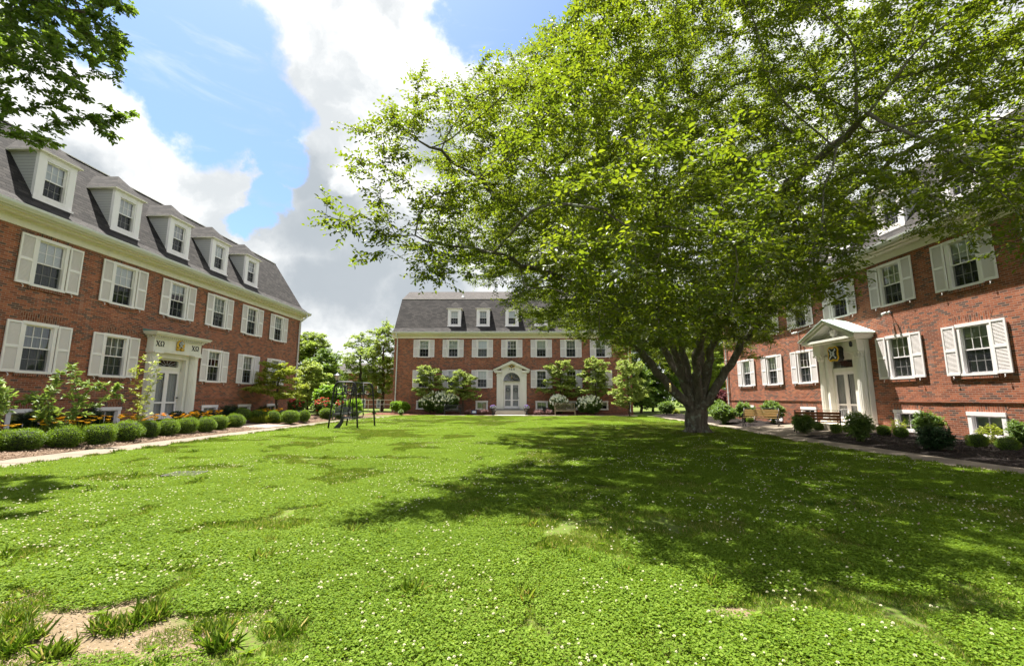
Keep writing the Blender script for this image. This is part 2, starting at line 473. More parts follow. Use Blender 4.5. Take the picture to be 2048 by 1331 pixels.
def wall_mesh(doorhalf=.95, doortop=3.4):
    """front wall with real openings, plus ends and back"""
    if 'wall' in cache: return cache['wall']
    ops = []
    for b in range(7):
        x = (b - 3) * BAY
        ops.append((x - CW / 2 + .02, x + CW / 2 - .02, SILL[1] + .02, SILL[1] + CH - .02))
        if b != 3:
            ops.append((x - CW / 2 + .02, x + CW / 2 - .02, SILL[0] + .02, SILL[0] + CH - .02))
            ops.append((x - .585 + .02, x + .585 - .02, .27, 1.08))
        else:
            ops.append((-doorhalf, doorhalf, -.3, doortop))
    xs = sorted({-HALF, HALF, *[round(o[0], 4) for o in ops], *[round(o[1], 4) for o in ops]})
    zs = sorted({-.3, 7.75, *[round(o[2], 4) for o in ops], *[round(o[3], 4) for o in ops]})
    m = MB()
    for i in range(len(xs) - 1):
        for j in range(len(zs) - 1):
            cx, cz = (xs[i] + xs[i + 1]) / 2, (zs[j] + zs[j + 1]) / 2
            if any(o[0] < cx < o[1] and o[2] < cz < o[3] for o in ops): continue
            m.quad((xs[i], 0, zs[j]), (xs[i + 1], 0, zs[j]), (xs[i + 1], 0, zs[j + 1]), (xs[i], 0, zs[j + 1]))
    for x0, x1, z0, z1 in ops:                # reveals
        d = .30
        m.quad((x0, 0, z0), (x0, 0, z1), (x0, d, z1), (x0, d, z0)); m.quad((x1, 0, z1), (x1, 0, z0), (x1, d, z0), (x1, d, z1))
        m.quad((x0, 0, z1), (x1, 0, z1), (x1, d, z1), (x0, d, z1)); m.quad((x1, 0, z0), (x0, 0, z0), (x0, d, z0), (x1, d, z0))
    for s in (-1, 1):                         # gambrel gable ends
        x = s * HALF
        pts = [(0, -.3), (DEPTH, -.3), (DEPTH, 7.6), (DEPTH - .35, 8.1), (DEPTH - 2.45, 11.45), (DEPTH / 2, 12.95), (2.45, 11.45), (.35, 8.1), (0, 7.6)]
        vs = [(x, a, b) for a, b in pts]
        m.add(vs, [tuple(range(len(pts)))] if s > 0 else [tuple(range(len(pts) - 1, -1, -1))])
    m.quad((HALF, DEPTH, -.3), (-HALF, DEPTH, -.3), (-HALF, DEPTH, 7.75), (HALF, DEPTH, 7.75))
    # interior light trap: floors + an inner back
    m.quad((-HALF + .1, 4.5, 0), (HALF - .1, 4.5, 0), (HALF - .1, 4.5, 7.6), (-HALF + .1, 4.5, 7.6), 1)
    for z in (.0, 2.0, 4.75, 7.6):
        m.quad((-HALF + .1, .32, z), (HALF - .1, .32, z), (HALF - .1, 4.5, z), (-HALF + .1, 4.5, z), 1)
    # water table ledge
    for a, b in ((-HALF, -1.5), (1.5, HALF)):
        m.box(a, b, -.035, .001, 1.40, 1.47)
    # jack arches, soldier bricks a few mm proud; rowlock sills
    for o in ops:
        if o[1] - o[0] > 1.3: continue
        cx = (o[0] + o[1]) / 2; w = (o[1] - o[0]) / 2 + .02
        zt = o[3] + .02; hh = .30 if o[2] > 2 else .22
        zt2 = min(zt + hh, 7.3)
        m.add([(cx - w, -.005, zt), (cx + w, -.005, zt), (cx + w + .13, -.005, zt2), (cx - w - .13, -.005, zt2)], [(0, 1, 2, 3)], 0, True)
        m.add([(cx - w, -.005, zt), (cx - w, .0, zt), (cx - w - .13, .0, zt2), (cx - w - .13, -.005, zt2)], [(0, 1, 2, 3)], 0, True)
        m.add([(cx - w - .13, -.005, zt2), (cx + w + .13, -.005, zt2), (cx + w + .13, .0, zt2), (cx - w - .13, .0, zt2)], [(0, 1, 2, 3)], 0, True)
        if o[2] > 2: m.box(cx - w - .03, cx + w + .03, -.05, .001, o[2] - .135, o[2] - .034, 0, True)
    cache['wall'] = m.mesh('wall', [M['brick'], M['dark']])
    return cache['wall']

RP = [(-.58, 7.66), (.12, 8.16), (2.42, 11.58), (DEPTH / 2, 13.08), (DEPTH - 2.42, 11.58), (DEPTH - .12, 8.16), (DEPTH + .58, 7.66)]
def roof_z(y):
    for (a, b), (c, d) in zip(RP, RP[1:]):
        if a <= y <= c: return b + (d - b) * (y - a) / (c - a)
def roof_mesh():
    if 'roof' in cache: return cache['roof']
    m = MB(); X = HALF + .12
    n = len(RP)
    for i in range(n - 1):
        (a, b), (c, d) = RP[i], RP[i + 1]
        m.quad((-X, a, b), (X, a, b), (X, c, d), (-X, c, d), 1 if i in (2, 3) else 0)
        m.quad((-X, a, b - .14), (-X, c, d - .14), (X, c, d - .14), (X, a, b - .14), 0)
    for s in (-1, 1):                          # white rake edges
        for i in range(n - 1):
            (a, b), (c, d) = RP[i], RP[i + 1]
            q = [(s * X, a, b - .14), (s * X, a, b), (s * X, c, d), (s * X, c, d - .14)]
            m.quad(*(q if s < 0 else q[::-1]), 2)
            x0 = s * (X - .004)
    m.quad((-X, RP[0][0], RP[0][1] - .14), (X, RP[0][0], RP[0][1] - .14), (X, RP[0][0], RP[0][1]), (-X, RP[0][0], RP[0][1]), 2)
    # pale break flashing
    m.box(-X, X, 2.38, 2.46, 11.572, 11.605, 2)
    cache['roof'] = m.mesh('roof', [M['shingle'], M['shingle_light'], M['cream']])
    return cache['roof']
def cornice_mesh():
    if 'cor' in cache: return cache['cor']
    m = MB(); X = HALF + .10
    m.box(-X + .1, X - .1, -.06, .0, 7.12, 7.34)          # frieze board
    m.box(-X + .08, X - .08, -.10, .0, 7.34, 7.40)
    m.box(-X + .02, X - .02, -.34, .0, 7.40, 7.47)        # bed + soffit
    m.box(-X, X, -.50, .0, 7.47, 7.54)
    for s in (-1, 1):                                      # short returns
        m.box(s * (HALF + .13) - .13 * 1, s * (HALF + .13) + .13, .01, 1.0, 7.14, 7.52)
    cache['cor'] = m.mesh('cornice', M['cream'])
    return cache['cor']
def gutter_mesh():
    if 'gut' in cache: return cache['gut']
    m = MB(); X = HALF + .14
    prof = [(-.50, 7.53), (-.60, 7.55), (-.66, 7.62), (-.67, 7.70), (-.655, 7.70), (-.64, 7.63), (-.59, 7.57), (-.50, 7.56)]
    vs = [(-X, a, b) for a, b in prof] + [(X, a, b) for a, b in prof]; k = len(prof)
    m.add(vs, [(i, i + k, (i + 1) % k + k, (i + 1) % k) for i in range(k)] + [tuple(range(k)), tuple(range(2 * k - 1, k - 1, -1))])
    cache['gut'] = m.mesh('gutter', M['galv'])
    return cache['gut']
def dormer_meshes():
    if 'dor' in cache: return cache['dor']
    yf = .30; hw = .64; z0, z1 = 8.36, 10.10
    m = MB()
    # cheeks and front frame
    for s in (-1, 1):
        ys = [yf + .02, .12 + (z1 - 8.16) / (11.58 - 8.16) * 2.3]
        a = (s * hw, yf + .02, z0); b = (s * hw, ys[1] + .1, z1); c = (s * hw, yf + .02, z1)
        m.add([a, b, c] if s < 0 else [a, c, b], [(0, 1, 2)], 1)
    ow, oz0, oz1 = .40, z0 + .16, z1 - .16
    for a, b in ((-hw - .01, -ow), (ow, hw + .01)): m.box(a, b, yf - .02, yf + .10, z0, z1)
    m.box(-ow, ow, yf - .018, yf + .10, oz1, z1); m.box(-ow, ow, yf - .018, yf + .10, z0, oz0)
    m.box(-hw - .05, hw + .05, yf - .07, yf + .08, z0 - .05, z0 + .035)
    m.box(-hw - .06, hw + .06, yf - .06, yf + .30, z1, z1 + .07)       # head trim
    body = m.mesh('dormer', [M['white'], M['siding']])
    r = MB()                                                            # hipped roof
    e = hw + .13; ze = z1 + .06; zp = 11.02; yb = .12 + (zp - 8.16) / (11.58 - 8.16) * 2.3 + .15
    yp = yf + .62; ybe = .12 + (ze - 8.16) / (11.58 - 8.16) * 2.3 + .1; yfe = yf - .13
    A, B_ = (-e, yfe, ze), (e, yfe, ze); Pk = (0, yp, zp); Pb = (0, yb, zp)
    r.add([A, B_, Pk], [(0, 1, 2)]); r.quad(B_, (e, ybe, ze), Pb, Pk); r.quad((-e, ybe, ze), A, Pk, Pb)
    dz = .05
    r.quad((-e, yfe, ze - dz), (e, yfe, ze - dz), B_, A, 1)
    r.quad((e, yfe, ze - dz), (e, ybe, ze - dz), (e, ybe, ze), B_, 1); r.quad((-e, ybe, ze - dz), (-e, yfe, ze - dz), A, (-e, ybe, ze), 1)
    r.quad((-e, yfe, ze - dz), (-e, ybe, ze - dz), (e, ybe, ze - dz), (e, yfe, ze - dz), 1)
    rf = r.mesh('dormer_roof', [M['shingle'], M['cream']])
    cache['dor'] = (body, rf, (oz0, oz1, ow, yf))
    return cache['dor']

def downspout(parent, x):
    m = MB()
    m.tube([(x, -.58, 7.56), (x, -.56, 7.35), (x, -.14, 7.02), (x, -.09, 6.9), (x, -.09, .35), (x, -.16, .15), (x, -.34, .08)], .052, 8)
    for z in (6.4, 4.2, 1.9): m.box(x - .075, x + .075, -.15, 0, z, z + .04)
    return m.build('downspout', M['galv'], parent, smooth=True)

COVERS = [[('blind', .25)], [('shade', .35), ('curtain_dk', 1.0)], [('curtain', .45), ('curtain_dk', 1.0)], [],[('curtain', .55)], [('blind', .5)], [('curtain_dk', 1.0)], [('shade', .5)], [('curtain', 1.0)], [('blind', .62)], [('curtain_dk', .6)], [('curtain', .8)]]
def hall(name, loc, rz, seed, label, covs=None, spouts=(), bays=range(7), vent=False):
    rr = random.Random(seed)
    root = empty(name, loc, rz)
    tag(root, label, 'brick building')
    link('wall', wall_mesh(), root)
    rf = link('roof', roof_mesh(), root)
    link('cornice', cornice_mesh(), root); link('gutter', gutter_mesh(), root)
    if vent:
        v = MB(); v.tube([(-5.3, 3.2, 11.9), (-5.3, 3.2, 12.75)], .07, 8); v.lathe([(.2, 0), (.09, .18)], (-5.3, 3.2, 11.95), 10); v.build('vent_pipe', M['galv'], rf)
    for b in bays:
        x = (b - 3) * BAY
        for fl in (0, 1):
            if fl == 0 and b == 3: continue
            cov = (covs or {}).get((b, fl)) or rr.choice(COVERS)
            window(root, x, SILL[fl], CW, CH, 'win', cov)
            for s in (-1, 1):
                link('shutter', shutter_mesh(), root, (x + s * (CW / 2 + .245), 0, SILL[fl] + .015 + rr.uniform(-.006, .006)))
        if b != 3:
            w = window(root, x, .27, 1.17, .82, 'base', [rr.choice([('curtain_dk', .9), ('blind', .5), ('curtain', .4)])], cols=2, rows=1, cw=.13, single=True)
            w.name = 'basement_window'
        if 1 <= b <= 5:
            body, drf, (oz0, oz1, ow, yf) = dormer_meshes()
            d = link('dormer', body, root, (x, 0, 0))
            link('dormer_roof', drf, d)
            a, p, s_, g = sash_mesh(.80, 1.42, 'dwin', cw=.05)
            o = link('dormer_window', a, d, (0, yf + .03, oz0 - .02)); o2 = MB()
            me = cover_mesh(rr.choice(['blind', 'shade', 'curtain']), g, .5)
            for mm in (p, s_, me): link(mm.name.split('.')[0], mm, d, (0, yf + .03, oz0 - .02))
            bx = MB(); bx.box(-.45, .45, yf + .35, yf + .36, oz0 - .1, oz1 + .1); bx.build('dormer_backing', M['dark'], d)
    for x in spouts: downspout(root, x)
    return root

# ---- door leaf pair shared by portals
def double_door(root, z0, z1, hw, y, knob_side=1, mullion=.07, glassdark=.35):
    """white frame double screen doors with glass"""
    for s in (-1, 1):
        m = MB(); a, b = (s * hw, 0) if s < 0 else (0, s * hw)
        st = .10
        a += .004; b -= .004
        m.box(a, a + st, y - .03, y + .01, z0, z1); m.box(b - st, b, y - .03, y + .01, z0, z1)
        m.box(a + st, b - st, y - .029, y + .009, z1 - .12, z1); m.box(a + st, b - st, y - .029, y + .009, z0, z0 + .22)
        zm = z0 + (z1 - z0) * .34
        m.box(a + st, b - st, y - .029, y + .009, zm - .05, zm + .03)
        d = m.build('door', M['white'], root)
        g = MB(); g.quad((a + st - .01, y, z0 + .2), (b - st + .01, y, z0 + .2), (b - st + .01, y, z1 - .1), (a + st - .01, y, z1 - .1))
        g.build('door_glass', M['screen2'], d)
        c = MB(); n = 16
        vs = []
        for i in range(n + 1):
            x = a + .05 + (b - a - .1) * i / n; yy = y + .09 + .012 * math.sin(i * 2.2)
            vs += [(x, yy, z0 + .05), (x, yy, z1 - .02)]
        c.add(vs, [(2 * i, 2 * i + 2, 2 * i + 3, 2 * i + 1) for i in range(n)])
        c.build('door_curtain', M['curtain'], d)
        if s == knob_side:
            k = MB(); xk = b - .05 if s > 0 else a + .05
            k.lathe([(.02, 0), (.02, .03), (.035, .05), (.03, .09)], (0, 0, 0), 10)
            kk = k.build('door_handle', M['black'], d); kk.location = (xk, y - .02, z0 + .98); kk.rotation_euler = (R(90), 0, 0)
    return
M['screen2'] = mat_screen('door_mesh', (.20, .20, .21), .4)

def pilaster(root, x, w, d, z0, z1, cap='plain', y0=0.0):
    """square pilaster with fluted half-round shaft standing in front"""
    m = MB()
    r = w / 2
    base = .18
    m.box(x - r - .03, x + r + .03, y0 - d - .03, y0, z0, z0 + .12)
    m.lathe([(r + .02, 0), (r + .025, .04), (r * .98, .07)], (x, y0 - d + r, z0 + .12), 20)
    capz = z1 - (.34 if cap == 'leafy' else .16)
    m.lathe([(r * .95, 0), (r * .95, (capz - z0 - .19) * .4), (r * .84, capz - z0 - .19)], (x, y0 - d + r, z0 + .19), 40, 0, 1, .07)
    m.box(x - r * .9, x + r * .9, y0 - d + r, y0, z0 + .12, z1)
    if cap == 'leafy':
        m.lathe([(r * .84, 0), (r * .92, .02), (r * .86, .05), (r * .9, .16), (r * 1.15, .30)], (x, y0 - d + r, capz), 20)
        for k in range(8):                      # acanthus tips
            a = math.pi + k * math.pi / 7
            cx, cy = math.cos(a), math.sin(a)
            for hh, rr_ in ((.13, .95), (.25, 1.1)):
                px, py = x + cx * r * rr_, y0 - d + r + cy * r * rr_
                m.tube([(px - cx * .02, py - cy * .02, capz + hh - .11), (px + cx * .015, py + cy * .015, capz + hh - .02), (px + cx * .055, py + cy * .055, capz + hh - .03)], [.03, .03, .012], 5)
        for s in (-1, 1):                       # corner volutes
            m.tube([(x + s * r * .8, y0 - d + .02, capz + .2), (x + s * (r + .07), y0 - d - .03, capz + .29), (x + s * (r + .09), y0 - d - .05, capz + .24), (x + s * (r + .05), y0 - d - .02, capz + .22)], .025, 6)
        m.box(x - r - .05, x + r + .05, y0 - d - .05, y0, z1 - .05, z1)
    else:
        m.lathe([(r * .84, 0), (r * .95, .015), (r * .86, .04), (r * .86, .08), (r * 1.04, .11)], (x, y0 - d + r, capz), 20)
        m.box(x - r - .03, x + r + .03, y0 - d - .03, y0, z1 - .055, z1)
    return m.build('column', M['portal'], root, smooth=False)

def stroke_letters(root, name, strokes, w, mat, y, th=.02):
    m = MB()
    for (a, b, t) in strokes:
        dx, dz = b[0] - a[0], b[1] - a[1]; L = math.hypot(dx, dz); nx, nz = -dz / L * t / 2, dx / L * t / 2
        m.prism([(a[0] - nx, a[1] - nz), (b[0] - nx, b[1] - nz), (b[0] + nx, b[1] + nz), (a[0] + nx, a[1] + nz)], y - th, y)
    return m.build(name, mat, root)

def chi(x, z, h):
    w = h * .72
    return [((x, z + h), (x + w, z), h * .17), ((x, z), (x + w, z + h), h * .07),
            ((x - h * .08, z + .008), (x + h * .2, z + .008), .012), ((x + w - h * .2, z + .008), (x + w + h * .1, z + .008), .012),
            ((x - h * .08, z + h - .008), (x + h * .22, z + h - .008), .012), ((x + w - h * .2, z + h - .008), (x + w + h * .1, z + h - .008), .012)]
def omega(x, z, h):
    out = []; cx = x + h * .42; cz = z + h * .58; r = h * .36; n = 12
    for i in range(n):
        a0 = R(-58 + (298) * i / n); a1 = R(-58 + 298 * (i + 1) / n)
        th = h * (.15 if abs(math.cos((a0 + a1) / 2)) > .5 else .09)
        out.append(((cx + r * math.cos(a0), cz + r * 1.15 * math.sin(a0)), (cx + r * math.cos(a1), cz + r * 1.15 * math.sin(a1)), th))
    for s in (-1, 1):
        out.append(((cx + s * h * .12, z + h * .06), (cx + s * h * .43, z + h * .06), h * .12))
        out.append(((cx + s * h * .19, z + h * .27), (cx + s * h * .16, z + h * .05), h * .08))
    return out
M['void'] = M['dark']

def lobe_plaque(m, cx, cz, r, y0, y1, mi, k=4, amp=.16, n=48, ph=0.0, sq=1.0):
    pts = []
    for i in range(n):
        a = 2 * math.pi * i / n
        rr = r * (1 + amp * math.cos(k * a + ph) + .03 * math.cos(3 * k * a))
        pts.append((cx + rr * math.cos(a), cz + rr * sq * math.sin(a)))
    m.prism(pts[::-1], y0, y1, mi)

def portal_flat(root):
    """white flat-topped doorcase with dentils and Greek letters"""
    P = M['portal']; po = empty('door_surround'); po.parent = root
    for s in (-1, 1): pilaster(po, s * 1.18, .42, .40, .42, 3.52)
    m = MB()
    m.box(-1.44, 1.44, -.36, 0, 3.52, 3.62); m.box(-1.41, 1.41, -.33, 0, 3.62, 4.12); m.box(-1.45, 1.45, -.37, 0, 3.60, 3.66)
    m.box(-1.45, 1.45, -.40, 0, 4.12, 4.16)
    m.build('frieze', P, po)
    c = MB()
    for i in range(24):
        x = -1.40 + i * 2.8 / 23; c.box(x - .032, x + .032, -.46, -.36, 4.163, 4.228)
    for j in range(3):
        for s in (-1, 1): c.box(s * 1.47 - .03, s * 1.47 + .03, -.33 + j * .12, -.27 + j * .12, 4.163, 4.228)
    c.box(-1.56, 1.56, -.52, 0, 4.23, 4.28); c.box(-1.64, 1.64, -.62, 0, 4.28, 4.34); c.box(-1.68, 1.68, -.66, 0, 4.34, 4.40)
    c.build('dentil_cornice', P, po)
    t = MB(); t.add([(-1.7, -.68, 4.401), (1.7, -.68, 4.401), (1.7, 0, 4.50), (-1.7, 0, 4.50)], [(0, 1, 2, 3)])
    t.add([(-1.7, -.68, 4.401), (-1.7, 0, 4.50), (-1.7, 0, 4.401)], [(0, 1, 2)]); t.build('cap_flashing', M['teal'], po)
    f = MB()
    f.box(-.96, -.80, -.12, .34, .40, 3.52); f.box(.80, .96, -.12, .34, .40, 3.52); f.box(-.80, .80, -.118, .34, 3.30, 3.52)
    f.box(-.80, .80, .10, .22, 2.74, 2.92); f.box(-.80, -.74, .10, .218, .50, 3.3); f.box(.74, .80, .10, .218, .50, 3.3); f.box(-.74, -.60, .10, .216, 2.92, 3.3); f.box(.60, .74, .10, .216, 2.92, 3.3); f.box(-.60, .60, .10, .214, 3.22, 3.3)
    f.build('door_frame', P, po)
    tr = MB(); tr.quad((-.72, .18, 2.9), (.72, .18, 2.9), (.72, .18, 3.32), (-.72, .18, 3.32)); to = tr.build('transom_window', M['glass'], po)
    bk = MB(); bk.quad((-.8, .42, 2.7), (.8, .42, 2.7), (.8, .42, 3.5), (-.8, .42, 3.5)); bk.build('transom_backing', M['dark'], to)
    sp = MB()
    for k in range(7):
        a = math.pi * (k + .5) / 7
        sp.tube([(.0 + .12 * math.cos(a), .165, 2.92 + .08 * math.sin(a)), (.6 * math.cos(a), .165, 2.92 + .34 * math.sin(a))], .009, 4)
    sp.build('fan_tracery', M['silver'], to)
    double_door(po, .50, 2.74, .74, .14)
    for x0 in (-1.30, .80):
        stroke_letters(po, 'greek_letter', chi(x0, 3.77, .24), .2, M['ink'], -.330); stroke_letters(po, 'greek_letter', omega(x0 + .225, 3.77, .24), .2, M['ink'], -.330)
    e = MB()                                   # gilt emblem: horseshoe ring, crossed bones
    pts = [(.02 + .18 * math.cos(R(a)), -.38, 3.97 + .21 * math.sin(R(a))) for a in range(-55, 236, 20)]
    e.tube(pts, [.05 + .012 * math.sin(i) for i in range(len(pts))], 8, 0)
    for s in (-1, 1):
        e.box(.02 + s * .13 - .07, .02 + s * .13 + .07, -.43, -.335, 3.68, 3.80)
        e.tube([(.02 - s * .16, -.42, 3.76), (.02 + s * .15, -.42, 4.05)], .022, 6, 1)
    e.lathe([(.0, 0), (.07, .03), (.085, .1), (.06, .17), (0, .2)], (.03, -.41, 3.95), 10, 1)
    e.build('gilt_emblem', [M['gold'], M['curtain']], po, smooth=True)
    s_ = MB(); s_.box(-1.7, 1.7, -1.35, .30, -.1, .40); s_.box(-1.9, 1.9, -1.75, -1.352, -.1, .22); s_.build('door_step', M['step'], po)
    return po

def portal_pediment(root):
    """deep pedimented doorcase with metal roof, leafy capitals and a painted plaque"""
    P = M['portal']; po = empty('door_surround'); po.parent = root
    for s in (-1, 1): pilaster(po, s * 1.15, .40, .44, .45, 3.62, 'leafy')
    m = MB()
    for s in (-1, 1): m.box(s * 1.15 - .24, s * 1.15 + .24, -.50, 0, 3.62, 4.06)
    m.box(-.91, .91, -.32, -.20, 3.60, 4.058); m.box(-1.42, -1.37, -.2, 0, .45, 4.05); m.box(1.37, 1.42, -.2, 0, .45, 4.05)
    m.box(-.91, .91, -.20, .0, 3.50, 4.057)
    m.build('frieze', P, po)
    c = MB(); c.box(-1.60, 1.60, -.72, 0, 4.06, 4.12); c.box(-1.70, 1.70, -.84, 0, 4.12, 4.22)
    # raking members
    H = 5.0; W_ = 1.78
    def rake(y0, y1, w0, t0, lo):
        L = [(-w0, 4.22 + lo), (0, H - .0 + lo), (w0, 4.22 + lo), (w0, 4.22 + lo + t0), (0, H + lo + t0), (-w0, 4.22 + lo + t0)]
        for side in (0, 1):
            a, b, t_ = L[0 + side], L[1 + side], None
            q = [L[0], L[1], L[4], L[5]] if side == 0 else [L[1], L[2], L[3], L[4]]
            c.prism(q, y0, y1)
    rake(-.88, -.02, W_, .10, .0); rake(-.80, -.02, W_ - .12, .1, -.11)
    c.prism([(-1.55, 4.22), (1.55, 4.22), (0, 4.92)], -.16, -.05)
    c.build('pediment', P, po)
    r = MB()
    for s in (-1, 1):
        vs = [(0, -.93, H + .135), (s * (W_ + .06), -.93, 4.30), (s * (W_ + .06), 0, 4.30), (0, 0, H + .135)]
        vt = [(a, b, c_ - .03) for a, b, c_ in vs]
        f = [(0, 1, 2, 3), (7, 6, 5, 4), (0, 4, 5, 1), (1, 5, 6, 2), (2, 6, 7, 3)]
        if s > 0: f = [q[::-1] for q in f]
        r.add(vs + vt, [q[::-1] for q in f])
        for k in range(4):                     # standing seams
            y = -.9 + k * .29
            r.tube([(0, y, H + .15), (s * (W_ + .06), y, 4.315)], .014, 4)
    r.build('metal_roof', M['metalroof'], po)
    u = MB(); u.lathe([(.10, 0), (.12, .05), (.06, .09), (.11, .2), (.17, .34), (.15, .40), (.06, .44), (.03, .52), (0, .56)], (0, -.42, 4.23), 14)
    for s in (-1, 1): u.tube([(s * .14, -.42, 4.55), (s * .24, -.42, 4.58), (s * .24, -.42, 4.44), (s * .12, -.42, 4.38)], .02, 5)
    u.build('urn_finial', M['white'], po, smooth=True)
    f = MB()
    f.box(-.94, -.78, -.30, .34, .43, 3.50); f.box(.78, .94, -.30, .34, .43, 3.50); f.box(-.78, .78, -.16, .34, 3.28, 3.498)
    f.box(-.78, .78, -.10, .02, 2.74, 2.92); f.box(-.78, -.72, -.10, .018, .50, 3.28); f.box(.72, .78, -.10, .018, .50, 3.28)
    f.build('door_frame', P, po)
    tr = MB(); tr.quad((-.74, -.04, 2.9), (.74, -.04, 2.9), (.74, -.04, 3.3), (-.74, -.04, 3.3)); to = tr.build('transom_window', M['glass'], po)
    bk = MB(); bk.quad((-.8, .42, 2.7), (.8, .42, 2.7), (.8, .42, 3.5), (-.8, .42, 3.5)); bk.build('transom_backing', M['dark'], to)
    double_door(po, .50, 2.74, .72, -.05)
    e = MB()                                   # plaque: scalloped yellow border on black, pale crossed device
    cx, cz = .02, 3.55
    lobe_plaque(e, cx, cz, .37, -.55, -.322, 0, 4, -.13, 48, 0, 1.0)
    lobe_plaque(e, cx, cz, .365, -.565, -.552, 1, 4, -.13, 48, 0, 1.0)
    lobe_plaque(e, cx, cz, .28, -.585, -.567, 0, 4, -.20, 48, 0, 1.0)
    for s in (-1, 1):
        e.tube([(cx - .17, -.595, cz - s * .18), (cx + .17, -.595, cz + s * .18)], .024, 6, 2)
        for t_ in (-1, 1):
            for q in (-1, 1): e.lathe([(0, -.03), (.03, 0), (0, .03)], (cx + t_ * .18 + q * .018, -.595, cz + t_ * s * .19 - q * s * t_ * .018), 6, 2)
    lobe_plaque(e, cx, cz, .115, -.615, -.59, 2, 2, .1, 32, 0, .9)
    e.build('painted_plaque', [M['ink'], M['yellow'], M['silver']], po)
    for side in (-1, 1):
        pass
    h = stroke_letters(po, 'plaque_device', [((cx - .06, cz + .03), (cx + .05, cz + .045), .022), ((cx - .06, cz + .03), (cx + .0, cz), .018), ((cx, cz), (cx - .06, cz - .035), .018), ((cx - .06, cz - .035), (cx + .06, cz - .03), .022)], 0, M['ink'], -.615, .006)
    l = MB(); l.lathe([(.03, 0), (.06, .05), (.06, .2), (.03, .25)], (1.13 + .1, -.64, 3.74), 8); l.build('door_lantern', M['black'], po)
    s_ = MB(); s_.box(-1.75, 1.75, -1.5, .30, -.1, .43); s_.build('door_step', M['step'], po)
    return po

